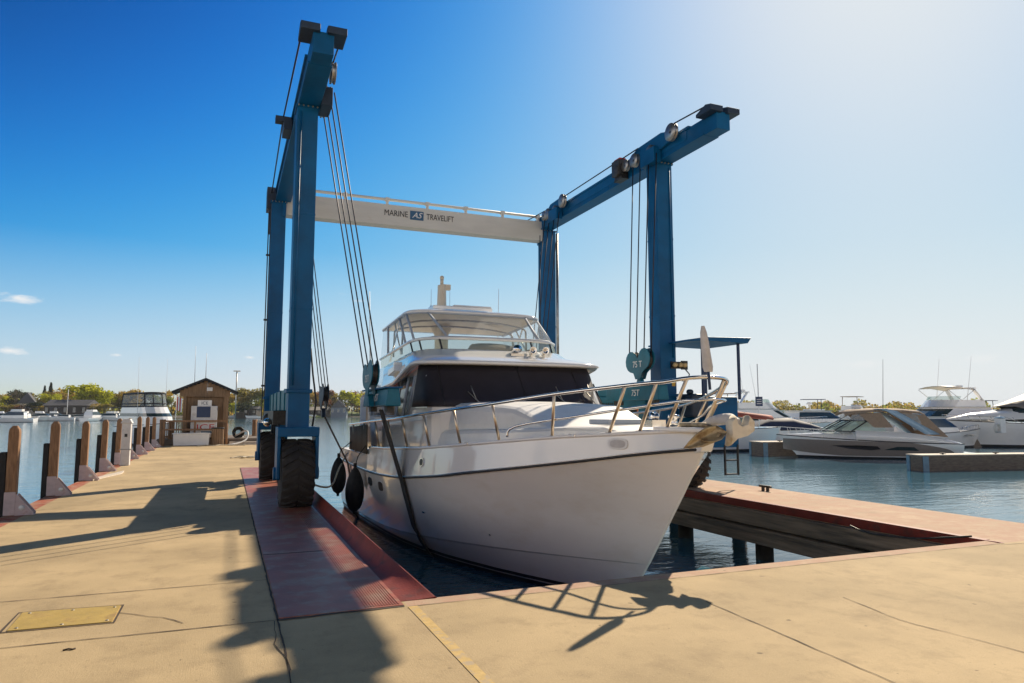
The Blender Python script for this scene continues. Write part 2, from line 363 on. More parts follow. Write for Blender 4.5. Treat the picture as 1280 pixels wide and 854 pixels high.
def thing(name, label, cat, loc=(0, 0, 0), rz=0.0, group=None):
    o = bpy.data.objects.new(name, None)
    o.empty_display_size = 0.3
    o.location = loc; o.rotation_euler = (0, 0, rz)
    COL.objects.link(o)
    return tag(o, label, cat, group)

def root_of(o):
    while o.parent: o = o.parent
    return o

def dup(root, loc, rz, label=None, group=None):
    r = root.copy(); COL.objects.link(r)
    r.location = loc; r.rotation_euler = (0, 0, rz)
    if label: r['label'] = label
    if group: r['group'] = group
    for ch in list(root.children):
        c = ch.copy(); COL.objects.link(c); c.parent = r
        for g in list(ch.children):
            d = g.copy(); COL.objects.link(d); d.parent = c
    return r

class MB:
    """collects shapes, then links them as one mesh object"""
    def __init__(s):
        s.v = []; s.f = []; s.sm = []; s.mi = []; s.cur = 0
    def _add(s, vs, fs, smooth=False):
        o = len(s.v)
        s.v += [Vector(x) for x in vs]
        for f in fs:
            s.f.append([i + o for i in f]); s.sm.append(smooth); s.mi.append(s.cur)
        return s
    def slot(s, i): s.cur = i; return s
    def box(s, x0, x1, y0, y1, z0, z1):
        vs = [(x0, y0, z0), (x1, y0, z0), (x1, y1, z0), (x0, y1, z0), (x0, y0, z1), (x1, y0, z1), (x1, y1, z1), (x0, y1, z1)]
        return s._add(vs, [(3, 2, 1, 0), (4, 5, 6, 7), (0, 1, 5, 4), (1, 2, 6, 5), (2, 3, 7, 6), (3, 0, 4, 7)])
    def cbox(s, c, d, rz=0.0, rx=0.0, ry=0.0):
        mt = Matrix.Translation(c) @ Matrix.Rotation(rz, 4, 'Z') @ Matrix.Rotation(ry, 4, 'Y') @ Matrix.Rotation(rx, 4, 'X')
        a, b, e = d[0] / 2, d[1] / 2, d[2] / 2
        vs = [mt @ Vector(p) for p in [(-a, -b, -e), (a, -b, -e), (a, b, -e), (-a, b, -e), (-a, -b, e), (a, -b, e), (a, b, e), (-a, b, e)]]
        return s._add(vs, [(3, 2, 1, 0), (4, 5, 6, 7), (0, 1, 5, 4), (1, 2, 6, 5), (2, 3, 7, 6), (3, 0, 4, 7)])
    def bar(s, p, q, w, h=None, up=(0, 0, 1)):
        p, q = Vector(p), Vector(q); h = h or w
        d = (q - p).normalized(); u = Vector(up)
        if abs(d.dot(u)) > 0.98: u = Vector((0, 1, 0))
        a = d.cross(u).normalized(); b = a.cross(d).normalized()
        vs = []
        for o in (p, q):
            for i, j in ((-1, -1), (1, -1), (1, 1), (-1, 1)):
                vs.append(o + a * (i * w / 2) + b * (j * h / 2))
        return s._add(vs, [(3, 2, 1, 0), (4, 5, 6, 7), (0, 1, 5, 4), (1, 2, 6, 5), (2, 3, 7, 6), (3, 0, 4, 7)])
    def tube(s, pts, r, n=8, closed=False, r2=None):
        pts = [Vector(p) for p in pts]; m = len(pts)
        rings = []; prev = None
        for i, p in enumerate(pts):
            if closed: d = pts[(i + 1) % m] - pts[i - 1]
            elif i == 0: d = pts[1] - pts[0]
            elif i == m - 1: d = pts[-1] - pts[-2]
            else: d = pts[i + 1] - pts[i - 1]
            d.normalize()
            if prev is None:
                u = Vector((0, 0, 1)) if abs(d.z) < 0.9 else Vector((1, 0, 0))
                a = d.cross(u).normalized()
            else:
                a = (prev - d * prev.dot(d)).normalized()
            prev = a; b = d.cross(a)
            rr = r if r2 is None else r + (r2 - r) * i / (m - 1)
            rings.append([p + (a * math.cos(t) + b * math.sin(t)) * rr for t in [2 * math.pi * k / n for k in range(n)]])
        vs = [v for rg in rings for v in rg]; fs = []
        for i in range(m if closed else m - 1):
            j = (i + 1) % m
            for k in range(n):
                fs.append((i * n + k, i * n + (k + 1) % n, j * n + (k + 1) % n, j * n + k))
        if not closed:
            fs.append(tuple(range(n))[::-1]); fs.append(tuple((m - 1) * n + k for k in range(n)))
        return s._add(vs, fs, True)
    def cyl(s, p, q, r, n=16, r2=None): return s.tube([p, q], r, n, r2=r2)
    def lathe(s, prof, c=(0, 0, 0), axis='Z', n=24, smooth=True):
        vs = []; m = len(prof)
        for k in range(n):
            t = 2 * math.pi * k / n
            for (r, h) in prof:
                if axis == 'Z': p = (r * math.cos(t), r * math.sin(t), h)
                elif axis == 'X': p = (h, r * math.cos(t), r * math.sin(t))
                else: p = (r * math.sin(t), h, r * math.cos(t))
                vs.append(Vector(p) + Vector(c))
        fs = []
        for k in range(n):
            k2 = (k + 1) % n
            for i in range(m - 1): fs.append((k * m + i, k2 * m + i, k2 * m + i + 1, k * m + i + 1))
        return s._add(vs, fs, smooth)
    def loft(s, secs, closed=False, caps=True, smooth=True, loop=False):
        n = len(secs[0]); m = len(secs)
        vs = [v for sec in secs for v in sec]; fs = []
        for i in range(m if loop else m - 1):
            j = (i + 1) % m
            for k in range(n if closed else n - 1):
                k2 = (k + 1) % n
                fs.append((i * n + k, i * n + k2, j * n + k2, j * n + k))
        s._add(vs, fs, smooth)
        if caps and not loop:
            s._add(secs[0], [tuple(range(n))[::-1]]); s._add(secs[-1], [tuple(range(n))])
        return s
    def prism(s, poly, a, b, axis='Z', fn=None):
        """poly of 2-D points pushed from a to b along an axis"""
        def P(p, h):
            if axis == 'Z': return Vector((p[0], p[1], h))
            if axis == 'X': return Vector((h, p[0], p[1]))
            return Vector((p[0], h, p[1]))
        n = len(poly)
        vs = [P(p, a) for p in poly] + [P(p, b) for p in poly]
        if fn: vs = [fn(v) for v in vs]
        fs = [tuple(range(n))[::-1], tuple(n + k for k in range(n))] + [(k, (k + 1) % n, n + (k + 1) % n, n + k) for k in range(n)]
        return s._add(vs, fs)
    def quad(s, a, b, c, d): return s._add([a, b, c, d], [(0, 1, 2, 3)])
    def sphere(s, c, r, n=12, m=8, sc=(1, 1, 1)):
        prof = [(math.sin(math.pi * i / m), -math.cos(math.pi * i / m)) for i in range(m + 1)]
        vs = []; fs = []
        for k in range(n):
            t = 2 * math.pi * k / n
            for (rr, h) in prof: vs.append((c[0] + r * sc[0] * rr * math.cos(t), c[1] + r * sc[1] * rr * math.sin(t), c[2] + r * sc[2] * h))
        for k in range(n):
            k2 = (k + 1) % n
            for i in range(m): fs.append((k * (m + 1) + i, k2 * (m + 1) + i, k2 * (m + 1) + i + 1, k * (m + 1) + i + 1))
        return s._add(vs, fs, True)
    def build(s, name, mats, parent=None, world=False, bevel=0.0, label=None, solid=0.0):
        me = bpy.data.meshes.new(name)
        vs = s.v
        if world and parent is not None:
            rt = root_of(parent)
            iv = (Matrix.Translation(rt.location) @ rt.rotation_euler.to_matrix().to_4x4()).inverted()
            vs = [iv @ v for v in vs]
        me.from_pydata([tuple(v) for v in vs], [], s.f)
        if not isinstance(mats, (list, tuple)): mats = [mats]
        for m in mats: me.materials.append(m)
        me.polygons.foreach_set('use_smooth', s.sm)
        me.polygons.foreach_set('material_index', s.mi)
        me.validate(); me.update()
        o = bpy.data.objects.new(name, me)
        COL.objects.link(o)
        if parent is not None: o.parent = parent
        if label: o['label'] = label
        if solid:
            md = o.modifiers.new('thick', 'SOLIDIFY'); md.thickness = solid; md.offset = 0
        if bevel:
            md = o.modifiers.new('edge', 'BEVEL'); md.width = bevel; md.segments = 2; md.limit_method = 'ANGLE'; md.angle_limit = R(40)
        return o

def struct(name, mb, m, **k):
    return tag(mb.build(name, m, **k), kind='structure')

def letters(text, size, loc, xdir, updir, m, parent, depth=0.006, shear=0.0, name='lettering', world=True, sx=1.0, align='CENTER', bold=0.0):
    cu = bpy.data.curves.new('lettering', 'FONT')
    cu.body = text; cu.size = size; cu.align_x = align; cu.align_y = 'CENTER'; cu.extrude = depth / 2; cu.shear = shear; cu.resolution_u = 3
    cu.offset = 0.0
    tmp = bpy.data.objects.new('lettering', cu); COL.objects.link(tmp)
    bpy.context.view_layer.update()
    me = bpy.data.meshes.new_from_object(tmp.evaluated_get(bpy.context.evaluated_depsgraph_get()))
    bpy.data.objects.remove(tmp)
    X = Vector(xdir).normalized(); U = Vector(updir).normalized(); N = X.cross(U)
    mb = MB()
    vs = [Vector(loc) + X * (v.co.x * sx) + U * v.co.y + N * v.co.z for v in me.vertices]
    mb._add(vs, [tuple(p.vertices) for p in me.polygons])
    return mb.build(name, m, parent, world=world)

def pieces(name, mbs, m, parent, bevel=0.0):
    for q in mbs: q.build(name, m, parent, world=True, bevel=bevel)

def lerp(a, b, t): return a + (b - a) * t
def interp(x, xs, ys):
    if x <= xs[0]: return ys[0]
    for i in range(len(xs) - 1):
        if x <= xs[i + 1]: return lerp(ys[i], ys[i + 1], (x - xs[i]) / (xs[i + 1] - xs[i]))
    return ys[-1]
YAW = R(22.206)
WZ = -1.1                                              # water level
def bearing(u, depth, z=0.0):
    """ground point at a bearing (photo column u) and a distance along the view, used to set out far things"""
    k = (u - 640) / 870.0
    hx = math.sin(YAW) + k * math.cos(YAW); hy = math.cos(YAW) - k * math.sin(YAW)
    return Vector((hx * depth, hy * depth, z))
# ================================================================ GROUND AND WATER
struct('water', MB()._add([(-1500, -300, WZ), (1500, -300, WZ), (1500, 2200, WZ), (-1500, 2200, WZ)], [(0, 1, 2, 3)]), M['water'])
struct('seabed', MB()._add([(-1500, -300, -6), (1500, -300, -6), (1500, 2200, -6), (-1500, 2200, -6)], [(0, 1, 2, 3)]), M['pile'])

SL, SR, SE = 1.74, 9.46, 6.42        # slip: left wall, right wall, landward end
mb = MB()
mb.box(-3.05, 1.55, SE - 0.0, 42.0, -2.6, 0.0)          # left pier
struct('pier_deck', mb, M['concrete'])
mb = MB()
mb.box(-60, -3.35, -40, 3.0, -2.6, -0.004)
mb.box(-3.35, 60, -40, 4.0, -2.6, 0.0)
mb.box(-3.35, 1.55, 4.0, SE, -2.6, 0.0)
mb.box(1.55, 11.47, 4.0, SE - 0.2, -2.6, 0.0)
struct('apron_deck', mb, M['concrete'])
mb = MB().box(-3.35, -3.05, 4.0, 42.0, -2.6, 0.0)
struct('pier_edge_strip', mb, M['concrete_red'])
mb = MB().box(1.55, SR, SE - 0.2, SE, -2.6, 0.0)
struct('slip_end_coping', mb, M['concrete_pink'])
mb = MB().box(SR, 11.47, SE - 0.2, 24.0, -0.42, 0.0)
struct('finger_pier_deck', mb, M['concrete_pink'])
# red steel runway plates for the lift wheels
mb = MB().box(0.47, 1.52, 6.26, 23.4, 0.0, 0.008)
for k in range(13):                                   # raised ribs along the inner side
    x = 1.19 + k * 0.024
    mb.box(x, x + 0.010, 6.3, 23.35, 0.008, 0.013)
struct('runway_plate', mb, M['red_steel'])
mb = MB().box(1.55, 1.80, 23.4, 42.0, -2.6, 0.0)
struct('pier_inner_edge', mb, M['concrete_red'])

# red curbs each side of the slip
# bent red guard plate: a flat foot that curls up into a lip on the water side
mb = MB(); top = []; back = []
for k in range(25):
    q = (k / 24) ** 1.7; y = lerp(SE - 0.02, 10.0, q) if k < 24 else 24.0
    z = 0.010 + 0.17 * min(1.0, (y - SE + 0.02) / 2.1) ** 0.8
    xc = 1.088 * (1.7 - z)
    top.append([Vector((lerp(1.50, xc, f), y, 0.003 + z * (f ** 3.2))) for f in (0, .12, .25, .4, .55, .68, .8, .9, 1)])
    back.append([Vector((xc, y, 0.003 + z)), Vector((xc + 0.012, y, 0.003 + z)), Vector((xc + 0.09, y, -0.05)), Vector((xc + 0.09, y, -0.5)), Vector((1.50, y, -0.5))])
mb.loft(top, caps=False, smooth=True); mb.loft(back, caps=False, smooth=False)
mb._add(top[0] + back[0][1:], [tuple(range(13))])
struct('slip_curb', mb, M['red_curb'])
mb = MB().box(SR - 0.012, SR + 0.10, SE + 0.02, 24.0, -0.14, 0.006)
mb.prism([(SE + 0.02, -0.14), (SE + 0.02, 0.004), (SE - 0.16, 0.012), (SE - 0.22, 0.003)], SR - 0.012, SR + 0.03, 'X')
struct('finger_pier_curb', mb, M['red_curb'])

# timber wales and piles under the finger pier
for k, (z0, z1) in enumerate(((-0.44, -0.15), (-0.76, -0.47))):
    struct('timber_wale', MB().box(SR - 0.10 - 0.05 * k, SR + 0.10, SE + 0.04, 23.9, z0, z1), M['wale'], bevel=0.02)
for k in range(7):
    y = 8.4 + k * 2.5
    struct('pier_pile', MB().cyl((SR + 0.25, y, -4), (SR + 0.25, y, -0.43), 0.17, 12), M['pile'])
    struct('pier_pile', MB().cyl((SR + 1.75, y, -4), (SR + 1.75, y, -0.43), 0.17, 12), M['pile'])

# joints, cracks, painted line, patch
def strip(pts, w, z=0.004, jitter=0.0, rnd=None):
    mb = MB(); rnd = rnd or random
    P = [Vector((p[0], p[1], 0)) for p in pts]
    Q = [P[0]]
    for a, b in zip(P, P[1:]):
        n = max(1, int((b - a).length / 0.12)) if jitter else 1
        for i in range(1, n + 1):
            q = a.lerp(b, i / n)
            if jitter: q += Vector((rnd.uniform(-1, 1), rnd.uniform(-1, 1), 0)) * jitter
            Q.append(q)
    vs = []
    for i, p in enumerate(Q):
        d = (Q[min(i + 1, len(Q) - 1)] - Q[max(i - 1, 0)]).normalized()
        nrm = Vector((-d.y, d.x, 0)); ww = w * (rnd.uniform(0.5, 1.3) if jitter else 1)
        vs += [p + nrm * ww / 2 + Vector((0, 0, z)), p - nrm * ww / 2 + Vector((0, 0, z))]
    mb._add(vs, [(2 * i, 2 * i + 1, 2 * i + 3, 2 * i + 2) for i in range(len(Q) - 1)])
    return mb
rj = random.Random(3)
for nm, pts, w, jt, mm in (
        ('deck_joint', [(-3.05, 6.28), (0.45, 6.22)], 0.014, 0.003, 'joint'),
        ('deck_joint', [(0.45, 6.22), (1.52, 6.24)], 0.045, 0.012, 'joint'),
        ('deck_joint', [(-3.05, 7.75), (0.44, 7.72)], 0.012, 0.003, 'joint'),
        ('deck_joint', [(0.455, 5.0), (0.455, 23.3)], 0.016, 0.004, 'joint'),
        ('deck_joint', [(0.45, 5.0), (0.40, 2.0)], 0.014, 0.006, 'joint'),
        ('deck_joint', [(4.08, 5.35), (3.90, 2.0)], 0.012, 0.006, 'crack'),
        ('deck_joint', [(1.55, 6.21), (9.4, 6.20)], 0.010, 0.003, 'crack'),
        ('deck_joint', [(9.3, 6.15), (11.4, 5.9)], 0.010, 0.003, 'crack'),
        ('crack', [(5.35, 5.0), (5.2, 4.3), (5.32, 3.4), (5.1, 2.2)], 0.009, 0.012, 'crack'),
        ('crack', [(-0.78, 6.95), (-0.55, 6.75), (-0.42, 6.66), (-0.25, 6.4)], 0.010, 0.012, 'joint'),
        ('crack', [(0.43, 6.2), (0.40, 5.6), (0.46, 5.1)], 0.008, 0.010, 'joint'),
        ('deck_joint', [(-3.05, 13.6), (0.45, 13.58)], 0.010, 0.003, 'crack'),
        ('deck_joint', [(-3.05, 20.1), (0.45, 20.08)], 0.010, 0.003, 'crack')):
    struct(nm, strip(pts, w, 0.0045 if jt else 0.004, jt, rj), M[mm])
struct('deck_joint', MB().box(0.47, 1.17, 9.02, 9.035, 0.008, 0.011), M['joint'])
struct('painted_line', strip([(1.585, 6.20), (1.60, 1.5)], 0.085), M['line_yellow'])

# ================================================================ SHORE
def shore(name, pts, w, h, m):
    mb = MB(); secs = []
    for p, q in zip(pts, pts[1:] + [pts[-1] * 2 - pts[-2]]):
        d = (q - p).normalized(); n = Vector((-d.y, d.x, 0))
        if n.y < 0: n = -n
        secs.append([p + Vector((0, 0, -3)), p + Vector((0, 0, WZ + 0.3)), p + n * 3 + Vector((0, 0, WZ + h * 0.4)), p + n * w * 0.5 + Vector((0, 0, WZ + h)), p + n * w + Vector((0, 0, WZ + h * 1.4))])
    mb.loft(secs, smooth=True, caps=False)
    return struct(name, mb, m)
def flat(v): return Vector((v.x, v.y, 0))
shore('far_shore', [flat(bearing(u, d)) for u, d in ((-500, 330), (-100, 300), (100, 300), (250, 330), (340, 400), (480, 470), (620, 600), (760, 800))], 160, 1.6, M['shore'])
shore('shore_lawn', [flat(bearing(u, d)) + Vector((0, 0, 0.05)) for u, d in ((355, 395), (420, 440), (470, 470))], 26, 2.6, M['grass'])
shore('far_right_shore', [flat(bearing(u, d)) for u, d in ((640, 900), (900, 560), (1100, 470), (1300, 420), (1700, 300))], 200, 2.0, M['shore'])
# ================================================================ TRAVEL LIFT
XL, XR, YF, YR = 1.22, 9.30, 13.5, 20.05
ZB, ZT = 7.54, 7.91
lift = thing('travel_lift', 'tall blue boat hoist straddling the slip on four rubber wheels with white cross beam', 'boat hoist', (5.3, 16.7, 0))
BS, TS = M['blue_steel'], M['teal_steel']
def lp(mb, name, m, bevel=0.008, parent=None, **k): return mb.build(name, m, parent or lift, world=True, bevel=bevel, **k)
for x, y in ((XL, YF), (XL - 0.09, YR), (XR - 0.03, YF), (XR + 0.1, YR)):
    w = 0.21 if x > 5 else 0.19
    mb = MB().box(x - w, x + w, y - 0.21, y + 0.21, 1.40, ZB)
    mb.box(x - w - 0.04, x + w + 0.04, y - 0.25, y + 0.25, 2.06, 2.13)         # flange collar
    mb.box(x - w - 0.03, x + w + 0.03, y - 0.24, y + 0.24, ZB - 0.05, ZB - 0.004)
    c = lp(mb, 'column', BS)
    b2 = []
    for k in range(5):
        for sgn in (-1,):
            b2.append(MB().cyl((x - w + 0.02 + k * (2 * w - 0.04) / 4, y + sgn * 0.255 - 0.02, ZB - 0.03), (x - w + 0.02 + k * (2 * w - 0.04) / 4, y + sgn * 0.255 + 0.02, ZB - 0.03), 0.016, 6))
    pieces('bolt', b2, M['steel'], c)
# top beams along the slip
for x in (XL + 0.02, XR - 0.0):
    s = 1 if x < 5 else -1
    mb = MB().box(x - 0.17, x + 0.17, 11.2, 20.45, ZB, ZT)
    mb.box(x - 0.20, x + 0.20, 11.6, 20.42, ZB - 0.004, ZB + 0.035)
    mb.box(x - 0.21, x + 0.21, 12.1, 20.3, ZT - 0.03, ZT + 0.03)
    mb.box(x + s * 0.171, x + s * 0.185, 12.2, 19.8, ZB + 0.12, ZB + 0.36)
    lp(mb, 'top_beam', BS)
    # sheave hoods at the seaward ends
    for sg in (-1, 1):
        mb = MB().prism([(11.12, ZT - 0.03), (11.12, ZT + 0.09), (11.3, ZT + 0.14), (11.62, ZT + 0.04), (11.62, ZT - 0.03)], x + sg * 0.06, x + sg * 0.37, 'X')
        lp(mb, 'sheave_hood', M['dark_navy'])
    # hoist trolleys on the inner face
    for y, ln in (((13.3, 1.5) if x < 5 else (13.45, 2.0)), (18.6, 1.3)):
        xi = x + s * 0.20
        mb = MB().prism([(y - ln * 0.5, ZB + 0.30), (y - ln * 0.42, ZT + 0.10), (y - ln * 0.2, ZT + 0.22), (y + ln * 0.3, ZT + 0.2), (y + ln * 0.5, ZT + 0.05), (y + ln * 0.5, ZB + 0.36), (y + 0.2 * ln, ZB + 0.22), (y - 0.2 * ln, ZB + 0.22)], xi, xi + s * 0.07, 'X')
        mb.box(min(xi, xi + s * 0.2), max(xi, xi + s * 0.2), y - 0.3, y + 0.28, ZB - 0.06, ZB + 0.30)
        t = lp(mb, 'trolley', BS if x > 5 else M['dark_navy'])
        for dy, zz, r in ((-ln * 0.46, ZT + 0.02, 0.20), (-0.1, ZB + 0.22, 0.17), (ln * 0.30, ZB + 0.26, 0.17), (ln * 0.5, ZT - 0.1, 0.15)):
            mw = MB().lathe([(0.03, -0.04), (r, -0.045), (r, -0.028), (r * 0.84, 0), (r, 0.028), (r, 0.045), (0.03, 0.04)], (xi + s * 0.14, y + dy, zz), 'X', 20)
            mw.build('sheave', M['steel'], t, world=True)
        pieces('pin', [MB().sphere((xi + s * 0.09, y - 0.25 + 0.13 * k, ZB - 0.03), 0.03, 8, 6) for k in range(5)], M['steel'], t)
    if x > 5:
        mb = MB().box(x - 0.46, x - 0.2, 14.6, 14.95, ZB + 0.1, ZT + 0.12); mb.cyl((x - 0.48, 14.75, ZB + 0.2), (x - 0.1, 14.75, ZB + 0.2), 0.15, 18); mb.prism([(14.55, ZB - .02), (14.95, ZB - .02), (14.85, ZB + .2), (14.65, ZB + .2)], x - .4, x - .2, 'X')
        w_ = lp(mb, 'winch', M['dark_metal'])
        MB().box(x - 0.42, x - 0.24, 14.62, 14.9, ZT + 0.122, ZT + 0.16).build('red_cover', M['red_letters'], w_, world=True)
    else:
        mb = MB().box(x - 0.52, x - 0.17, 14.9, 15.1, ZT - 0.1, ZT + 0.02); mb.box(x - 0.36, x - 0.19, 14.75, 15.3, ZT - 0.32, ZT - 0.1)
        lp(mb, 'winch', M['dark_navy'])
        mb = MB().box(x - 0.42, x - 0.19, 20.0, 20.5, ZB - 0.2, ZT + 0.05); mb.cyl((x - 0.3, 20.1, ZB - 0.9), (x - 0.3, 20.1, ZB - 0.2), 0.06); mb.cyl((x - 0.34, 20.1, ZB - 0.6), (x - 0.12, 20.1, ZB - 0.6), 0.05)
        lp(mb, 'winch_housing', M['dark_navy'])
        mb = MB().cyl((x - 0.30, 20.0, 1.5), (x - 0.30, 20.0, ZB - 0.2), 0.022); mb.cyl((x - 0.36, 19.98, 1.5), (x - 0.36, 19.98, ZB - 0.3), 0.015)
        for z in (2.4, 4.2, 6.0): mb.box(x - 0.4, x - 0.18, 19.97, 20.03, z, z + 0.05)
        lp(mb, 'hydraulic_line', M['dark_metal'])
    # hauling lines along the beam
    mb = MB()
    mb.tube([(x - s * 0.33, 11.3, ZT + 0.03), (x - s * 0.36, 15.0, ZT + 0.02), (x - s * 0.30, 20.3, ZT - 0.1)], 0.016, 6)
    mb.tube([(x + s * 0.33, 11.3, ZT + 0.12), (x + s * 0.33, 12.6, ZT + 0.20)], 0.016, 6)
    if x > 5: mb.tube([(x - 0.34, 13.9, ZT + 0.14), (x - 0.34, 17.9, ZT + 0.12)], 0.016, 6); mb.tube([(x - 0.34, 19.2, ZT + 0.05), (x - 0.5, 20.5, ZT + 0.0)], 0.016, 6)
    lp(mb, 'hauling_rope', M['wire'], bevel=0)
# white cross beam between the rear columns
mb = MB().box(XL + 0.10, XR - 0.13, 19.85, 20.25, 7.18, 7.80)
cb = lp(mb, 'cross_beam', M['beam_white'])
MB().box(XR - 0.128, XR - 0.02, 19.80, 20.30, 7.12, 7.88).build('end_flange', BS, cb, world=True)
MB().box(XL + 0.0, XL + 0.098, 19.80, 20.30, 7.12, 7.88).build('end_flange', BS, cb, world=True)
mb = MB().cyl((XL + 0.15, 19.95, 7.97), (XR - 0.1, 19.95, 7.97), 0.042, 10)
for k in range(7):
    x = XL + 0.5 + k * 1.22
    mb.box(x - 0.03, x + 0.03, 19.9, 20.0, 7.80, 7.96); mb.box(x - 0.06, x + 0.06, 19.89, 20.01, 7.92, 8.02)
mb.build('conduit_pipe', M['beam_white'], cb, world=True)
letters('MARINE', 0.25, (4.41, 19.842, 7.54), (1, 0, 0), (0, 0, 1), M['black_letters'], cb, sx=0.80)
letters('TRAVELIFT', 0.25, (5.76, 19.842, 7.54), (1, 0, 0), (0, 0, 1), M['black_letters'], cb, sx=0.72)
MB().box(4.83, 5.24, 19.838, 19.849, 7.41, 7.68).build('emblem', M['emblem_blue'], cb, world=True)
# white letter strokes on the blue emblem
letters('AS', 0.24, (5.03, 19.834, 7.545), (1, 0, 0), (0, 0, 1), M['white'], cb, shear=0.35, name='emblem_letters')
# side frames and wheels
def lift_wheel(x, y):
    w = 0.28; r = 0.60
    prof = [(0.30, -w * 0.82), (0.42, -w * 0.95), (0.52, -w), (r - 0.05, -w * 0.93), (r - 0.012, -w * 0.72), (r, 0), (r - 0.012, w * 0.72), (r - 0.05, w * 0.93), (0.52, w), (0.42, w * 0.95), (0.30, w * 0.82)]
    wheel = MB().lathe([(0.02, -0.05), (0.1, -0.1), (0.3, -w * 0.8), (0.32, -w * 0.8), (0.3, 0), (0.32, w * 0.8), (0.3, w * 0.8), (0.1, 0.1), (0.02, 0.05)], (x, y, r), 'X', 24)
    for k in range(8):
        t = 2 * math.pi * k / 8
        for sg in (-1, 1):
            wheel.cyl((x + sg * 0.1, y + 0.13 * math.cos(t), r + 0.13 * math.sin(t)), (x + sg * 0.13, y + 0.13 * math.cos(t), r + 0.13 * math.sin(t)), 0.016, 6)
    wo = lp(wheel, 'wheel', BS, bevel=0)
    ty = MB().lathe(prof, (x, y, r), 'X', 40)
    n = 22
    for k in range(n):                                  # chevron lugs
        for sg in (-1, 1):
            secs = []
            for q in range(5):
                f = q / 4
                t = 2 * math.pi * (k + (0.5 if sg > 0 else 0) * 0.35 + f * 0.85) / n
                xx = x + sg * (0.015 + f * (w * 0.95))
                rr = r - (0.0 if f < 0.7 else 0.03 * (f - 0.7) / 0.3)
                hw = 2 * math.pi / n * 0.27
                sec = []
                for dt, h in ((-hw, -0.02), (-hw * 0.8, 0.024), (hw * 0.8, 0.024), (hw, -0.02)):
                    sec.append(Vector((xx, y + (rr + h) * math.cos(t + dt), r + (rr + h) * math.sin(t + dt))))
                secs.append(sec)
            ty.loft(secs, closed=True, smooth=False)
    ty.build('tyre', M['tyre'], wo, world=True)
def fork(x, y):
    mb = MB()
    mb.box(x - 0.36, x + 0.36, y - 0.34, y + 0.34, 1.27, 1.44)
    for sg in (-1, 1):
        x0, x1 = sorted((x + sg * 0.36, x + sg * 0.30))
        mb.box(x0, x1, y - 0.31, y + 0.31, 0.52, 1.27)
        mb.cyl((x + sg * 0.28, y, 0.6), (x + sg * 0.40, y, 0.6), 0.12, 16)
    f = lp(mb, 'wheel_fork', BS, bevel=0.012)
for x, y in ((XL, 13.45), (XL - 0.10, 19.2), (XR + 0.58, 13.6), (XR + 0.58, 19.2)):
    lift_wheel(x, y); fork(x, y)
for y in (13.3, 19.0): lp(MB().box(XR - 0.2, XR + 0.9, y, y + 0.6, 1.441, 1.60), 'axle_bracket', BS)
# left side girder with its machinery
mb = MB().box(XL - 0.16, XL + 0.16, 13.72, 19.75, 1.75, 2.16)
for k in range(5): mb.box(XL - 0.185, XL + 0.185, 14.4 + k * 1.2, 14.44 + k * 1.2, 1.74, 2.17)
lp(mb, 'side_girder', TS)
mb = MB().box(XL - 0.34, XL + 0.05, 15.0, 18.8, 1.45, 1.74); mb.cyl((XL - 0.24, 15.3, 1.60), (XL - 0.24, 16.6, 1.60), 0.10); mb.cyl((XL - 0.28, 17.0, 1.55), (XL - 0.28, 17.6, 1.55), 0.15)
for k in range(6): mb.tube([(XL - 0.2 - 0.04 * k, 14.2, 1.3), (XL - 0.25, 15.2 + 0.3 * k, 1.5 + 0.03 * k), (XL - 0.2, 18, 1.45)], 0.02, 6)
lp(mb, 'drive_machinery', M['dark_metal'], bevel=0)
mb = MB().lathe([(0.0, -0.07), (0.07, -0.06), (0.09, 0.0), (0.0, 0.02)], (XL - 0.42, 15.4, 1.50), 'Y', 14)
lp(mb, 'work_lamp', M['chrome'], bevel=0)
# engine house on the right girder
mb = MB().box(XR - 0.16, XR + 0.16, 13.72, 19.8, 1.66, 2.02)
lp(mb, 'side_girder', TS)
xe = XR - 0.38
mb = MB().prism([(13.75, 0.95), (13.75, 2.05), (16.2, 2.12), (16.75, 2.02), (16.3, 0.95)], xe, XR + 0.55, 'X')
eh = lp(mb, 'engine_house', TS, bevel=0.02)
MB().prism([(13.9, 2.06), (13.9, 2.32), (15.9, 2.36), (16.3, 2.12)], xe + 0.05, XR + 0.45, 'X').build('engine_hood', TS, eh, world=True, bevel=0.02)
mb = MB()
for k in range(11): mb.box(xe - 0.012, xe - 0.002, 15.2 + k * 0.09, 15.235 + k * 0.09, 1.58, 1.95)
mb.box(xe - 0.012, xe - 0.002, 13.9, 16.2, 1.32, 1.38)
mb.build('vent_louvre', M['dark_metal'], eh, world=True)
MB().box(xe - 0.010, xe - 0.002, 14.02, 14.18, 1.50, 1.80).build('warning_label', M['canvas_cream'], eh, world=True)
MB().box(xe - 0.014, xe - 0.0105, 14.02, 14.18, 1.72, 1.80).build('warning_label', M['orange_sign'], eh, world=True)
mb = MB().box(xe - 0.05, xe - 0.004, 15.0, 15.12, 0.5, 1.45); lp(mb, 'guard_post', M['yellow_paint'])
mb = MB().box(XR + 0.2, XR + 0.65, 12.75, 13.28, 1.60, 2.12); mb.cyl((XR + 0.25, 12.9, 2.1), (XR + 0.25, 12.9, 2.22), 0.08); lp(mb, 'fuel_tank', M['dark_navy'], bevel=0.05)
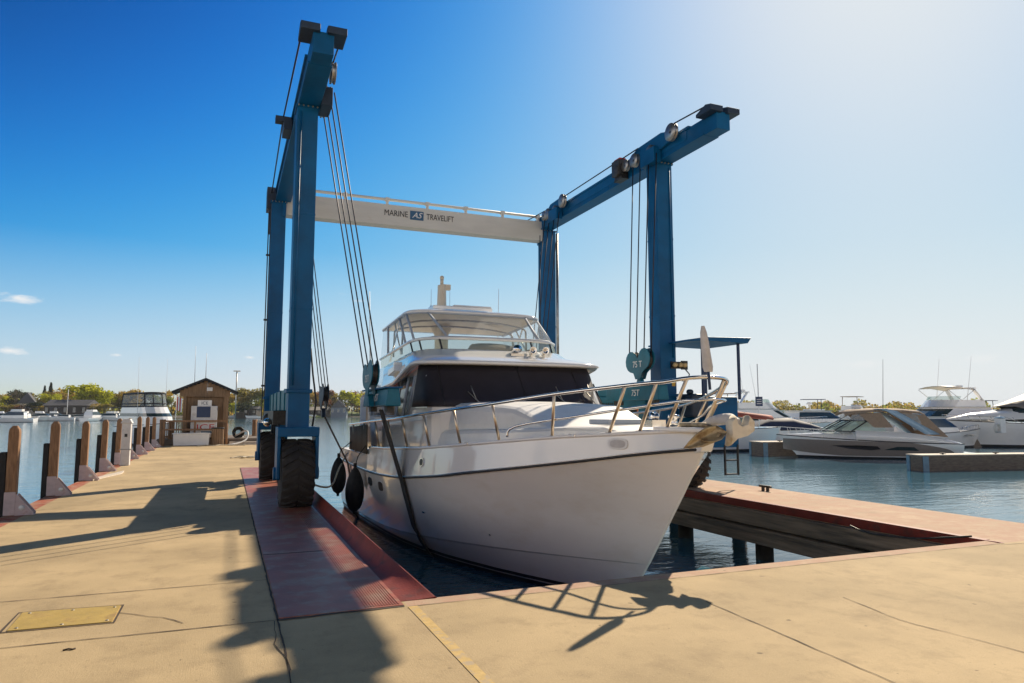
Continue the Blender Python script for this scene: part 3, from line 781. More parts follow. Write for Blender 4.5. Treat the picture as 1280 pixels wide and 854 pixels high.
# operator's station
cx0, cx1, cy0, cy1 = XR + 0.62, XR + 1.52, 12.85, 13.95
mb = MB().box(cx0, cx1, cy0, cy0 + 0.03, 0.98, 2.06); mb.box(cx1 - 0.03, cx1, cy0 + 0.032, cy1, 0.98, 2.06); mb.box(cx0, cx0 + 0.03, cy0 + 0.032, cy1, 0.98, 1.8); mb.box(cx0, cx1, cy0, cy1, 0.92, 0.978)
cab = lp(mb, 'operator_cab', BS)
MB().box(cx0 + 0.2, cx0 + 0.7, cy0 + 0.5, cy0 + 0.9, 0.98, 1.45).build('seat', M['rubber'], cab, world=True, bevel=0.04)
MB().box(cx0 + 0.18, cx0 + 0.38, cy0 - 0.008, cy0 - 0.001, 1.22, 1.38).build('label_plate', M['canvas_cream'], cab, world=True)
mb = MB().prism([(XR + 0.0, 3.30), (XR + 0.45, 3.37), (XR + 1.72, 3.40), (XR + 1.62, 3.27), (XR + 0.45, 3.29), (XR + 0.0, 3.26)], 12.55, 14.15, 'Y')
cp = lp(mb, 'canopy_roof', BS)
for px, py in ((XR + 0.50, 12.75), (XR + 0.50, 13.95), (XR + 1.50, 12.75), (XR + 1.50, 13.95)):
    MB().box(px - 0.025, px + 0.025, py - 0.025, py + 0.025, 2.0, 3.28).build('canopy_post', M['blue_letters'], cp, world=True)
mb = MB()
for dx in (0.0, 0.36): mb.box(cx1 - 0.42 + dx, cx1 - 0.385 + dx, cy0 - 0.02, cy0 + 0.02, 0.30, 0.98)
for z in (0.31, 0.62): mb.box(cx1 - 0.42, cx1 - 0.03, cy0 - 0.022, cy0 + 0.022, z, z + 0.03)
lp(mb, 'ladder', M['dark_metal'], bevel=0)
for dx in (0.02, 0.14, 0.26):
    mb = MB().lathe([(0.0, -0.05), (0.05, -0.045), (0.055, 0.0), (0.04, 0.06), (0.0, 0.065)], (XR + 0.09 + dx - (0.03 if dx < 0.1 else 0), YF - 0.30, 2.78), 'Y', 14)
    lp(mb, 'flood_lamp', M['lens'], bevel=0)
mb = MB().box(XR + 0.02, XR + 0.44, YF - 0.245, YF - 0.215, 2.70, 2.86); mb.box(XR + 0.28, XR + 0.44, YF - 0.29, YF - 0.246, 2.68, 2.88); mb.tube([(XR + 0.4, YF - 0.26, 2.68), (XR + 0.5, YF - 0.26, 2.58), (XR + 0.46, YF - 0.26, 2.44), (XR + 0.3, YF - 0.24, 2.42)], 0.014, 6)
lp(mb, 'lamp_bracket', M['dark_metal'], bevel=0)
MB().box(XR + 0.05, XR + 0.14, YF - 0.222, YF - 0.212, 2.30, 2.42).build('yellow_sticker', M['yellow_paint'], lift, world=True)
for x in (XL + 0.02, XR):
    for y in (13.0, 15.6, 17.8):
        lp(MB().box(x - 0.178, x + 0.178, y, y + 0.05, ZB + 0.036, ZT - 0.034), 'weld_band', BS, bevel=0.004)
for x, y, zs in ((XL, YF, (3.6, 5.4)), (XR - 0.03, YF, (3.9, 5.7)), (XL - 0.09, YR, (4.4,)), (XR + 0.1, YR, (4.4,))):
    w = 0.215 if x > 5 else 0.195
    for z in zs: lp(MB().box(x - w, x + w, y - 0.215, y + 0.215, z, z + 0.04), 'weld_band', BS, bevel=0.004)
lp(MB().tube([(XL - 0.12, YF - 0.225, 2.2), (XL - 0.12, YF - 0.225, 7.4)], 0.014, 6), 'conduit', BS, bevel=0)
lp(MB().tube([(XR + 0.10, YF - 0.225, 2.95), (XR + 0.10, YF - 0.225, 7.4)], 0.016, 6), 'conduit', BS, bevel=0)
lp(MB().tube([(XL + 0.25, YF - 0.2, 1.45), (XL + 0.30, YF - 0.26, 1.9), (XL + 0.24, YF - 0.15, 2.4), (XL + 0.205, YF, 2.9)], 0.018, 6), 'hydraulic_hose', M['rubber'], bevel=0)
# wire ropes from the trolleys to the hook blocks (parts of the lift)
BLK = {'fl': (2.58, 13.6, 2.62), 'rl': (2.40, 19.2, 2.38), 'fr': (8.62, 13.45, 3.05), 'rr': (8.6, 19.2, 2.7)}
for key, (bx, by, bz) in BLK.items():
    left = bx < 5; tx = XL + 0.38 if left else XR - 0.36
    for k in range(4):
        mb = MB()
        dy = (-0.42, -0.15, 0.15, 0.42)[k]; ox = (k - 1.5) * (-0.035 if left else -0.01)
        mb.tube([(tx + ox * 0.8, by + dy * 1.15 - (0.3 if key == 'fl' else -0.15 if key == 'fr' else 0.5), ZB + 0.12), (bx + ox * 1.2, by + dy * 1.0, bz - 0.06)], 0.0135, 6)
        lp(mb, 'wire_rope', M['wire'], bevel=0)
mb = MB().tube([(XR - 0.30, 19.7, 7.3), (XR - 0.30, 19.7, 1.6)], 0.014, 6); lp(mb, 'wire_rope', M['wire'], bevel=0)
mb = MB().cyl((XR + 0.36, 19.82, 1.7), (XR + 0.36, 19.82, ZB - 0.1), 0.045); lp(mb, 'hydraulic_line', M['steel'], bevel=0)

# hook blocks, spreaders and slings hang from the lift: things of their own
def hook_block(key, label, m, text=None):
    bx, by, bz = BLK[key]
    t = thing('hook_block', label, 'hook block', (bx, by, bz - 0.75), group='hook blocks hanging from the hoist')
    out = []
    for cy, cz, a0, a1 in ((-0.24, -0.02, -10, 205), (0.24, -0.02, -25, 190)):
        pass
    def arc(cy, cz, r, a0, a1, n=9): return [(by + cy + r * math.cos(R(lerp(a0, a1, i / (n - 1)))), bz - 0.18 + cz + r * math.sin(R(lerp(a0, a1, i / (n - 1))))) for i in range(n)]
    poly = arc(0.26, -0.02, 0.24, -75, 135) + [(by, bz - 0.14)] + arc(-0.26, 0.03, 0.24, 45, 255) + [(by - 0.18, bz - 0.46), (by - 0.10, bz - 0.60), (by + 0.10, bz - 0.60), (by + 0.18, bz - 0.46)]
    for sg in (-1, 1):
        x0, x1 = sorted((bx + sg * 0.075, bx + sg * 0.055))
        MB().prism(poly, x0, x1, 'X').build('cheek_plate', m, t, world=True, bevel=0.006)
    for cy in (-0.24, 0.24):
        MB().lathe([(0.03, -0.05), (0.2, -0.05), (0.2, -0.03), (0.165, 0), (0.2, 0.03), (0.2, 0.05), (0.03, 0.05)], (bx, by + cy, bz - 0.18), 'X', 20).build('sheave', M['dark_metal'], t, world=True)
    MB().prism([(by - 0.045, bz - 0.56), (by + 0.045, bz - 0.56), (by + 0.15, bz - 0.80), (by - 0.15, bz - 0.80)], bx - 0.05, bx + 0.05, 'X').build('shackle', m, t, world=True, bevel=0.01)
    if text: letters(text, 0.20, (bx - 0.079, by, bz - 0.27), (0, -1, 0), (0, 0, 1), M['white'], t)
    return t
hook_block('fl', 'pale teal hook block hanging from four wires beside the yacht wheelhouse', TS, '75 T')
hook_block('fr', 'teal heart shaped hook block marked 75 T hanging left of the operator canopy', TS, '75 T')
hook_block('rl', 'dark narrow hook block hanging over the water behind the front left column', M['dark_navy'])
hook_block('rr', 'dark hook block just peeping over the right of the wheelhouse brow', M['dark_navy'])
def spreader(x, y, z, label, L=2.3, text='75T'):
    t = thing('spreader_bar', label, 'spreader bar', (x, y, z - 0.16), group='spreader bars under the hook blocks')
    MB().prism([(x - 0.10, z + 0.16), (x + 0.10, z + 0.16), (x + 0.14, z - 0.16), (x - 0.14, z - 0.16)], y - L / 2, y + L / 2, 'Y').build('box_beam', TS, t, world=True, bevel=0.02)
    MB().box(x - 0.16, x + 0.16, y - L / 2 - 0.02, y + L / 2 + 0.02, z + 0.162, z + 0.19).build('top_plate', BS, t, world=True)
    mb = MB()
    for k in (-1, 1): mb.box(x - 0.06, x + 0.06, y + k * L * 0.33 - 0.12, y + k * L * 0.33 + 0.12, z - 0.26, z - 0.162)
    mb.build('sling_lug', M['dark_metal'], t, world=True)
    letters(text, 0.2, (x - 0.128, y - 0.2, z), (0, -1, 0), (0.1, 0, 1), M['white'], t)
spreader(2.78, 13.6, 1.98, 'blue spreader bar under the front left hook block beside the yacht side windows')
spreader(8.48, 13.45, 2.13, 'long teal spreader bar under the 75 T hook block in front of the engine house', L=2.2)
# ================================================================ THE YACHT
CX = 5.5
yacht = thing('motor_yacht', 'large white flybridge motor yacht with black covered windscreen floating in the slings', 'yacht', (CX, 14.5, WZ))
def yp(mb, name, m, parent=None, **k): return mb.build(name, m, parent or yacht, world=True, **k)
YEND = 21.6
DB = ([0, .5, 1, 2, 3, 4, 5, 6.5, 9, 12, 15], [0.02, .45, .8, 1.35, 1.75, 2.0, 2.15, 2.28, 2.38, 2.4, 2.3])
LV = [  # first y, (d table, half table), (y table, z table)
    (7.20, DB, ([7.0, 7.5, 8.2, 8.8, 9.9, 11.2, 12.8, 15, 16.9, 17.0, 21.6], [1.49, 1.46, 1.41, 1.37, 1.27, 1.16, 1.04, 0.94, 0.88, 0.70, 0.66])),
    (7.16, DB, ([7.16, 7.6, 8.6, 9.5, 10.4, 11.65, 12.8, 13.7, 15, 16.5, 21.6], [1.25, 1.19, 1.03, .90, .78, .62, .51, .43, .37, .34, .36])),
    (7.62, ([0, .5, 1, 2, 3, 4, 5, 6.5, 9, 14], [0.02, .33, .62, 1.15, 1.57, 1.86, 2.04, 2.2, 2.33, 2.27]), ([7.6, 10, 13, 16, 21.6], [.66, .36, .02, -.08, -.08])),
    (8.45, ([0, 1, 2, 3, 4.5, 6.5, 10, 14], [0.02, .58, 1.06, 1.45, 1.86, 2.10, 2.22, 2.2]), ([8.4, 12, 16, 21.6], [-.38, -.56, -.80, -.86])),
    (8.47, ([0, 1, 2, 3, 4.5, 6.5, 10, 14], [0.015, .53, 1.01, 1.40, 1.82, 2.07, 2.20, 2.18]), ([8.4, 12, 16, 21.6], [-.40, -.60, -.84, -.89])),
    (8.92, ([0, 1, 2, 3, 4.5, 6.5, 10, 14], [0.015, .45, .9, 1.28, 1.72, 2.02, 2.18, 2.16]), ([8.9, 21.6], [-.94, -.94])),
    (8.98, ([0, 1, 2, 3, 4.5, 6.5, 10, 14], [0.015, .44, .88, 1.26, 1.70, 2.0, 2.16, 2.15]), ([8.9, 21.6], [-1.0, -1.0])),
    (9.02, ([0, 1, 2, 3, 4.5, 6.5, 10, 14], [0.015, .43, .86, 1.24, 1.68, 1.98, 2.15, 2.14]), ([8.9, 21.6], [-1.03, -1.03])),
    (9.6, ([0, 2, 5, 10, 14], [0.015, .7, 1.5, 1.9, 1.95]), ([9, 21.6], [-1.6, -1.6])),
    (10.2, ([0, 14], [0.01, 0.01]), ([9, 21.6], [-2.1, -2.1])),
]
TS_ = [0, .012, .03, .05, .08, .11, .15, .2, .26, .32, .39, .47, .56, .66, .678, .685, .8, .9, 1.0]
def smooth_tab(x, xs, ys):                       # cubic Hermite through the table
    if x <= xs[0]: return ys[0]
    if x >= xs[-1]: return ys[-1]
    for i in range(len(xs) - 1):
        if x <= xs[i + 1]:
            h = xs[i + 1] - xs[i]; t = (x - xs[i]) / h
            def sl(k):
                if k <= 0: return (ys[1] - ys[0]) / (xs[1] - xs[0])
                if k >= len(xs) - 1: return (ys[-1] - ys[-2]) / (xs[-1] - xs[-2])
                return (ys[k + 1] - ys[k - 1]) / (xs[k + 1] - xs[k - 1])
            a, b = sl(i) * h, sl(i + 1) * h
            return ys[i] * (1 + 2 * t) * (1 - t) ** 2 + a * t * (1 - t) ** 2 + ys[i + 1] * t * t * (3 - 2 * t) - b * t * t * (1 - t)
    return ys[-1]
def lev(L, t):
    y0, (d, hb), (yy, zz) = LV[L]
    y = y0 + t * (YEND - y0)
    z = interp(y, yy, zz) if L == 0 and 16.8 < y < 17.1 else smooth_tab(y, yy, zz) if L else interp(y, yy, zz)
    return smooth_tab(y - y0, d, hb) * (0.972 if L == 0 else 1.0), y, z
def hull_half(y, z):
    pts = []
    for L in range(len(LV)):
        y0 = LV[L][0]
        if y < y0: pts.append((0.0, interp(y, *LV[L][2]))); continue
        h, yy, zz = lev(L, (y - y0) / (YEND - y0)); pts.append((h, zz))
    for a, b in zip(pts, pts[1:]):
        if b[1] <= z <= a[1]: return lerp(b[0], a[0], (z - b[1]) / max(1e-6, a[1] - b[1]))
    return pts[0][0]
def hull_rows(levels):
    secs = []
    for t in TS_:
        row = [lev(L, t) for L in levels]
        secs.append([Vector((CX - h, y, z)) for h, y, z in row] + [Vector((CX + h, y, z)) for h, y, z in reversed(row)])
    return secs
mb = MB()
n = len(LV)
def side_strip(mb, levels, smooth=True):
    for sg in (-1, 1):
        secs = []
        for t in TS_:
            secs.append([Vector((CX + sg * h, y, z)) for h, y, z in (lev(L, t) for L in levels)])
        if sg < 0: secs = secs[::-1]
        mb.loft(secs, caps=False, smooth=smooth)
mb.slot(2); side_strip(mb, [0, 1]); mb.slot(0); side_strip(mb, [1, 2, 3]); side_strip(mb, [3, 4], False); side_strip(mb, [4, 5])
mb.slot(1); side_strip(mb, [5, 6]); mb.slot(0); side_strip(mb, [6, 7]); mb.slot(1); side_strip(mb, [7, 8, 9])
mb.slot(0)
last = [lev(L, 1.0) for L in range(n)]
mb._add([Vector((CX - h, y, z)) for h, y, z in last] + [Vector((CX + h, y, z)) for h, y, z in reversed(last)], [tuple(range(2 * n))])
first = [lev(L, 0.0) for L in range(n)]          # close the narrow stem
for a, b in zip(first, first[1:]):
    mb._add([(CX - a[0], a[1], a[2]), (CX + a[0], a[1], a[2]), (CX + b[0], b[1], b[2]), (CX - b[0], b[1], b[2])], [(0, 1, 2, 3)])
hull = yp(mb, 'hull', [M['hull'], M['black_paint'], M['gelcoat']])
# rub rail
def along(L, off, dz, t0=0.0, t1=1.0, n=60, sg=-1):
    return [Vector((CX + sg * (h + off), y, z + dz)) for h, y, z in (lev(L, lerp(t0, t1, (i / (n - 1)) ** 1.6)) for i in range(n))]
mb = MB()
P = along(1, 0.012, 0)[::-1] + along(1, 0.012, 0, sg=1)
mb.tube(P, 0.019, 6)
yp(mb, 'rub_rail', M['rub_black'], hull)
mb = MB().tube([p + Vector((0, 0, 0.022)) for p in P], 0.008, 6)
yp(mb, 'rub_trim', M['chrome'], hull)
mb = MB()
Q = along(0, 0.0, 0.0, 0, 0.66)[::-1] + along(0, 0.0, 0.0, 0, 0.66, sg=1)
mb.tube(Q, 0.028, 6); yp(mb, 'cap_rail', M['gelcoat'], hull)
# deck
mb = MB(); secs = []
for t in TS_:
    h, y, z = lev(0, t)
    secs.append([Vector((CX + h * q, y, z - 0.02 + 0.10 * (1 - q * q) * min(1, h))) for q in (-1, -.66, -.33, 0, .33, .66, 1)])
mb.loft(secs, caps=False)
yp(mb, 'deck', M['deck_white'])
# pulpit platform at the stem head
mb = MB().prism([(CX - 0.40, 7.7), (CX - 0.24, 7.15), (CX - 0.13, 6.98), (CX + 0.13, 6.98), (CX + 0.24, 7.15), (CX + 0.40, 7.7)], 1.46, 1.52)
mb.prism([(7.4, 1.455), (7.02, 1.455), (7.12, 1.22), (7.5, 1.15)], CX - 0.09, CX + 0.09, 'X')
yp(mb, 'pulpit_platform', M['gelcoat'], bevel=0.02)
# hull fittings
def on_hull(y, z, sg=-1, off=0.0):
    a = Vector((CX + sg * hull_half(y, z), y, z)); b = Vector((CX + sg * hull_half(y + .1, z), y + .1, z)); c = Vector((CX + sg * hull_half(y, z - .08), y, z - .08))
    nrm = (b - a).cross(c - a).normalized()
    if nrm.x * sg < 0: nrm = -nrm
    return a + nrm * off, nrm, (b - a).normalized()
def oval(mb, y, z, w, h, off=0.012, sg=-1, n=20, inner=None, power=1.0):
    p, nr, tx = on_hull(y, z, sg, off); up = nr.cross(tx).normalized()
    ring = lambda s_: [p + tx * (abs(math.cos(t)) ** power * math.copysign(1, math.cos(t)) * w * s_) + up * (abs(math.sin(t)) ** power * math.copysign(1, math.sin(t)) * h * s_) for t in [2 * math.pi * k / n for k in range(n)]]
    o = ring(1.0)
    mb._add([v + nr * 0.0 for v in o] + [v - nr * 0.05 for v in o], [tuple(range(n))] + [(k, n + k, n + (k + 1) % n, (k + 1) % n) for k in range(n)])
for sg in (-1, 1):
    mb = MB(); oval(mb, 8.05, 1.29, 0.145, 0.075, 0.014, sg, power=0.7); o = yp(mb, 'bow_light', M['white'], hull)
    mb = MB(); oval(mb, 8.05, 1.29, 0.11, 0.05, 0.019, sg, power=0.7); yp(mb, 'light_lens', M['canvas_white'], hull)
    for y, z, w, h in ((15.4, 0.10, 0.17, 0.10), (16.4, 0.12, 0.17, 0.10), (18.4, 0.10, 0.2, 0.10)):
        mb = MB(); oval(mb, y, z, w, h, 0.012, sg, power=0.6); yp(mb, 'porthole', M['rub_black'], hull)
    mb = MB(); oval(mb, 12.55, 0.80, 0.10, 0.085, 0.016, sg); yp(mb, 'hawse_hole', M['chrome'], hull)
    mb = MB(); oval(mb, 12.55, 0.80, 0.07, 0.06, 0.022, sg); yp(mb, 'hawse_opening', M['rub_black'], hull)
    mb = MB(); oval(mb, 12.9, -0.15, 0.07, 0.018, 0.01, sg); oval(mb, 11.0, -0.30, 0.02, 0.02, 0.01, sg); yp(mb, 'vent_outlet', M['chrome'], hull)
# two-step coachroof on the foredeck
def coach(rows, m, name, parent=None):
    mb = MB(); secs = []
    for y, w, zb, zt in rows:
        secs.append([Vector((CX + w * a, y, lerp(zb, zt, b))) for a, b in ((-1, 0), (-.99, .5), (-.965, .8), (-.92, .93), (-.85, .985), (-.5, 1.03), (0, 1.045), (.5, 1.03), (.85, .985), (.92, .93), (.965, .8), (.99, .5), (1, 0))])
    mb.loft(secs, caps=True, smooth=False)
    return yp(mb, name, m, parent, bevel=0.012)
coach([(8.55, .45, 1.2, 1.44), (8.75, .62, 1.2, 1.50), (9.2, .95, 1.2, 1.50), (10.2, 1.42, 1.1, 1.46), (11.5, 1.68, 1.0, 1.42), (13.2, 1.8, .9, 1.40), (14.2, 1.84, .9, 1.40)], M['deck_white'], 'foredeck_step')
coach([(9.75, .95, 1.3, 1.47), (10.0, 1.04, 1.3, 1.58), (10.7, 1.16, 1.3, 1.79), (11.2, 1.3, 1.2, 1.84), (12.6, 1.58, 1.1, 1.89), (14.3, 1.70, 1.1, 1.89)], M['deck_white'], 'coachroof')
mb = MB().box(CX - 0.30, CX + 0.30, 9.0, 9.6, 1.52, 1.60); yp(mb, 'deck_hatch', M['grey_trim'], bevel=0.02)
mb = MB().lathe([(0.0, 0.0), (.07, 0), (.05, .04), (.05, .09), (.08, .1), (.08, .14), (0, .15)], (CX + 0.25, 8.15, 1.53), n=14)
mb.lathe([(0.0, -0.06), (.06, -0.06), (.08, -0.03), (.05, 0), (.08, .03), (.06, .06), (0, .06)], (CX + 0.02, 8.3, 1.64), 'X', 14); mb.box(CX - 0.1, CX + 0.12, 8.15, 8.45, 1.5, 1.6)
yp(mb, 'windlass', M['chrome'])
for x, y in ((CX - 1.02, 8.75), (CX - 1.85, 10.9), (CX + 0.95, 8.6)):
    mb = MB().bar((x - .02, y - .13, 1.45 - 0.085 * (y - 8)), (x + .02, y + .13, 1.45 - 0.085 * (y - 8)), 0.035); mb.bar((x, y - .04, 1.36 - 0.085 * (y - 8)), (x, y - .04, 1.45 - 0.085 * (y - 8)), 0.03); mb.bar((x, y + .05, 1.36 - 0.085 * (y - 8)), (x, y + .05, 1.45 - 0.085 * (y - 8)), 0.03)
    yp(mb, 'mooring_cleat', M['chrome'], bevel=0.006)
# deckhouse
WB, WT, WD = 1.92, 1.88, 0.52
WY0, WY1 = 12.58, 13.30
def front_ring(z, yc, w, depth, ya, n=13):
    pts = []
    for k in range(n):
        t = math.pi * (1 - k / (n - 1)); c, s = math.cos(t), math.sin(t)
        pts.append(Vector((CX + w * math.copysign(abs(c) ** 0.75, c), yc + depth * (1 - abs(s) ** 0.9), z)))
    return [Vector((CX - w, ya, z))] + pts + [Vector((CX + w, ya, z))]
mb = MB().loft([front_ring(0.7, 12.62, WB, WD, 19.2), front_ring(1.80, 12.58, WB, WD, 19.2), front_ring(2.68, 13.30, WT, WD, 19.2)], closed=True, smooth=False)
house = yp(mb, 'deckhouse', M['gelcoat'])
# black mesh cover over the wrap-round windscreen
def wind_pt(a, zt, off):
    """a in half turns over the front, above 1 it runs aft along the near side"""
    w_, yc = lerp(WB, WT, zt), lerp(WY0, WY1, zt)
    z = lerp(1.80, 2.68, zt)
    if a > 1: return Vector((CX - w_ - off, yc + WD + (a - 1) * 2.0, z))
    if a < 0: return Vector((CX + w_ + off, yc + WD - a * 2.0, z))
    c, s = math.cos(a * math.pi), math.sin(a * math.pi)
    return Vector((CX + (w_ + off) * math.copysign(abs(c) ** 0.75, c), yc + WD * (1 - abs(s) ** 0.9) - off, z))
mb = MB(); secs = []
for k in range(29):
    f = k / 28
    secs.append([wind_pt(lerp(lerp(1.58, 1.02, zt), lerp(0.26, 0.04, zt), f), zt, 0.018) for zt in (0.02, .2, .4, .6, .8, .97)])
mb.loft(secs, caps=False, smooth=True)
yp(mb, 'windscreen_cover', M['mesh_cover'], house, solid=0.008)
mb = MB()
for a in (0.80, 0.5, 0.30):
    mb.tube([wind_pt(a, zt + .02, 0.028) for zt in (0, .25, .5, .75, .95)], 0.007, 5)
yp(mb, 'cover_seam', M['rub_black'], house)
for a0, a1, zl, zh in ((0.12, 0.0, 0.10, 0.60),):
    mb = MB().loft([[wind_pt(lerp(a0, a1, f), zl, 0.02), wind_pt(lerp(a0, a1, f) - 0.035, zh, 0.02)] for f in (0, .25, .5, .75, 1)], caps=False)
    yp(mb, 'corner_window', M['glass'], house, solid=0.008)
mb = MB()
for a in (0.62, 0.38, 0.22):
    p = wind_pt(a, 0.0, 0.05); q = wind_pt(a + 0.05, 0.35 if a > 0.3 else 0.42, 0.05)
    mb.tube([p, q], 0.012, 6); mb.tube([q - (q - p) * 0.5, q + Vector((0.05, -0.02, 0.12))], 0.010, 6); mb.sphere(p, 0.03, 8, 6)
yp(mb, 'wiper', M['steel'], house)
for sg in (-1, 1):
    for y0, y1, sl in ((14.55, 15.0, -0.42), (15.08, 15.7, -0.42), (15.8, 17.0, -0.3), (17.2, 18.6, 0.0)):
        X = lambda z: CX + sg * (lerp(WB, WT, (z - 1.8) / 0.88) + 0.012)
        fr = MB()
        zb, zt_ = 1.62, 2.46
        pts = [(y0, zb), (y1, zb), (y1 + sl, zt_), (y0 + sl, zt_)]
        x_of = lambda z: CX + sg * ((WB if z < 1.8 else lerp(WB, WT, (z - 1.8) / 0.88)) + 0.012)
        fr.prism(pts, -0.004, 0.004, 'X', fn=lambda v: Vector((x_of(v.z) + v.x, v.y, v.z)))
        w = yp(fr, 'side_window', M['glass'], house)
        f2 = MB(); L = [Vector((x_of(z) + sg * 0.006, y, z)) for y, z in pts]
        f2.tube(L, 0.022, 6, closed=True); yp(f2, 'window_frame', M['grey_trim'], w)
# saloon aft bulkhead and side supports
for x in (-1.9, 1.5): yp(MB().box(CX + x, CX + x + .4, 19.25, 20.4, 0.7, 2.2), 'aft_wing', M['teak'], bevel=0.03)
for x in (CX - 2.08, CX + 2.05): yp(MB().bar((x, 19.0, 0.7), (x + 0.05, 19.3, 2.12), 0.16, 0.09), 'boat_deck_support', M['gelcoat'], bevel=0.02)
# brow and flybridge
FS = lambda y: -0.055 * max(0.0, y - 14.6)
def outline(yf, w, dep, ya, z, n=21, p=0.62, slope=True, drop=0.0):
    pts = []
    ys = [ya, lerp(ya, yf + dep, .33), lerp(ya, yf + dep, .66)]
    def Z(y): return z + (FS(y) if slope else 0) - drop * min(1.0, max(0.0, (y - yf - dep * 0.55) / 1.6))
    for y in ys: pts.append(Vector((CX - w, y, Z(y))))
    for k in range(n):
        t = math.pi * (1 - k / (n - 1)); c, s = math.cos(t), math.sin(t)
        y = yf + dep * (1 - abs(s) ** p * 1.0) if s > 1e-6 else yf + dep
        pts.append(Vector((CX + w * math.copysign(abs(c) ** p, c), y, Z(y))))
    for y in ys[::-1]: pts.append(Vector((CX + w, y, Z(y))))
    return pts
mb = MB()
mb.loft([outline(13.25, 1.98, 0.9, 17.3, 2.67, drop=.28), outline(13.02, 2.12, 1.0, 17.4, 2.655, drop=.32), outline(12.97, 2.16, 1.02, 17.4, 2.695, drop=.32), outline(13.04, 2.12, 1.0, 17.4, 2.745, drop=.30),
         outline(13.9, 1.86, 1.2, 18.6, 2.92), outline(14.15, 1.79, 1.2, 18.6, 3.05), outline(14.22, 1.74, 1.2, 18.6, 3.07), outline(14.3, 1.68, 1.18, 18.6, 3.03), outline(14.32, 1.66, 1.18, 18.6, 2.72)], closed=True)
fly = yp(mb, 'flybridge', M['gelcoat'])
# small box of the side light on the skirt
mb = MB().prism([(14.9, 2.60), (15.5, 2.52), (15.5, 2.66), (14.9, 2.72)], CX - 2.18, CX - 1.95, 'X'); mb.box(CX - 2.16, CX - 1.98, 14.96, 15.08, 2.70, 2.80)
yp(mb, 'side_light', M['gelcoat'], fly, bevel=0.01)
# low venturi screen with white rail
A = outline(14.25, 1.74, 1.2, 18.4, 3.07); B = outline(14.42, 1.76, 1.18, 18.4, 3.32)
mb = MB().loft([A, B], caps=False); yp(mb, 'wind_deflector', M['screen'], fly)
mb = MB().tube(B, 0.036, 8); yp(mb, 'deflector_rail', M['gelcoat'], fly)
mb = MB()
for k in (4, 6, 9, 15, 18, 21, 23): mb.bar(A[k], B[k], 0.035, 0.02)
yp(mb, 'deflector_post', M['rub_black'], fly)
# hardtop
def hard(dz, inset, crown):
    o = outline(15.55 + inset, 1.74 - inset, 0.9, 18.4 - inset, 4.10 + dz, p=0.42)
    return o
mb = MB()
rings = [hard(-0.015, 0.10, 0), hard(-0.03, 0.02, 0), hard(0.02, 0.0, 0), hard(0.06, 0.05, 0), hard(0.12, 0.25, 0), hard(0.20, 0.7, 0), hard(0.24, 1.2, 0)]
mb.loft(rings, closed=True, caps=False)
top = rings[-1]; mb._add(top, [tuple(range(len(top)))])
ht = yp(mb, 'hardtop', M['gelcoat'])
mb = MB()
und = [hard(-0.02, 0.10, 0), hard(0.04, 0.3, 0), hard(0.12, 0.8, 0), hard(0.15, 1.2, 0)]
mb.loft(und, closed=True, caps=False); mb._add(und[-1], [tuple(range(len(top)))])
yp(mb, 'headliner', M['cream'], ht)
mb = MB()
for y in (16.5, 17.4):
    pts = [Vector((CX + 1.62 * math.sin(a), y, 3.90 + 0.20 * math.cos(a) + FS(y))) for a in [R(-90 + 180 * k / 16) for k in range(17)]]
    mb.tube([Vector((CX - 1.64, y, 3.1))] + pts + [Vector((CX + 1.64, y, 3.1))], 0.024, 6)
yp(mb, 'hoop_frame', M['steel'], ht)
# clear enclosure between rail and hardtop
C0 = B; C1 = hard(-0.02, 0.03, 0)
mb = MB().loft([C0, [p.lerp(q, .5) for p, q in zip(C0, C1)], C1], caps=False)
enc = yp(mb, 'clear_enclosure', M['vinyl'], fly)
mb = MB()
for k in (3, 5, 10, 16, 21, 23, 1, 25): mb.tube([C0[k], C1[k]], 0.03, 6)
mb.tube([p + Vector((0, -0.01, 0.03)) for p in C0[8:19]], 0.02, 6)
mb.tube(C1, 0.03, 6)
yp(mb, 'enclosure_binding', M['grey_trim'], enc)
mb = MB()
for sg in (-1, 1):
    mb.tube([(CX + sg * 1.68, 16.4, 3.1), (CX + sg * 1.64, 17.3, 3.97)], 0.02, 6); mb.tube([(CX + sg * 1.68, 17.6, 3.0), (CX + sg * 1.64, 16.7, 3.97)], 0.02, 6)
yp(mb, 'canopy_strut', M['chrome'], fly)
# helm under a grey cover, seats
coach([(14.75, .25, 2.72, 3.16), (14.9, .48, 2.72, 3.24), (15.3, .55, 2.72, 3.30), (15.7, .5, 2.72, 3.2)], M['tan_canvas'], 'helm_cover', fly).location = (0.2, 0, 0)
for x in (-1.0, 0.25): yp(MB().box(CX + x, CX + x + .75, 16.4, 17.0, 2.7, 3.12), 'helm_seat', M['cream'], fly, bevel=0.06)
# mast through the hardtop
mb = MB()
secs = []
for z, a, b in ((2.6, .20, .30), (3.2, .17, .26), (3.75, .17, .26), (3.95, .27, .34), (4.2, .16, .22), (4.6, .12, .17), (5.0, .11, .15), (5.12, .11, .15)):
    secs.append([Vector((CX - 0.24 + a * math.cos(t), 17.9 + b * math.sin(t), z)) for t in [2 * math.pi * k / 14 for k in range(14)]])
mb.loft(secs, closed=True)
mb.cyl((CX - 0.24, 17.9, 5.12), (CX - 0.24, 17.9, 5.3), 0.045); mb.sphere((CX - 0.24, 17.9, 5.33), 0.06); mb.box(CX - 0.24, CX - 0.02, 17.8, 17.95, 5.0, 5.14)
mast = yp(mb, 'mast', M['cream'])
mb = MB().box(CX - 0.75, CX + 0.85, 16.9, 17.45, 4.32, 4.42); mb.box(CX - 0.2, CX + 0.83, 16.92, 17.43, 4.422, 4.46)
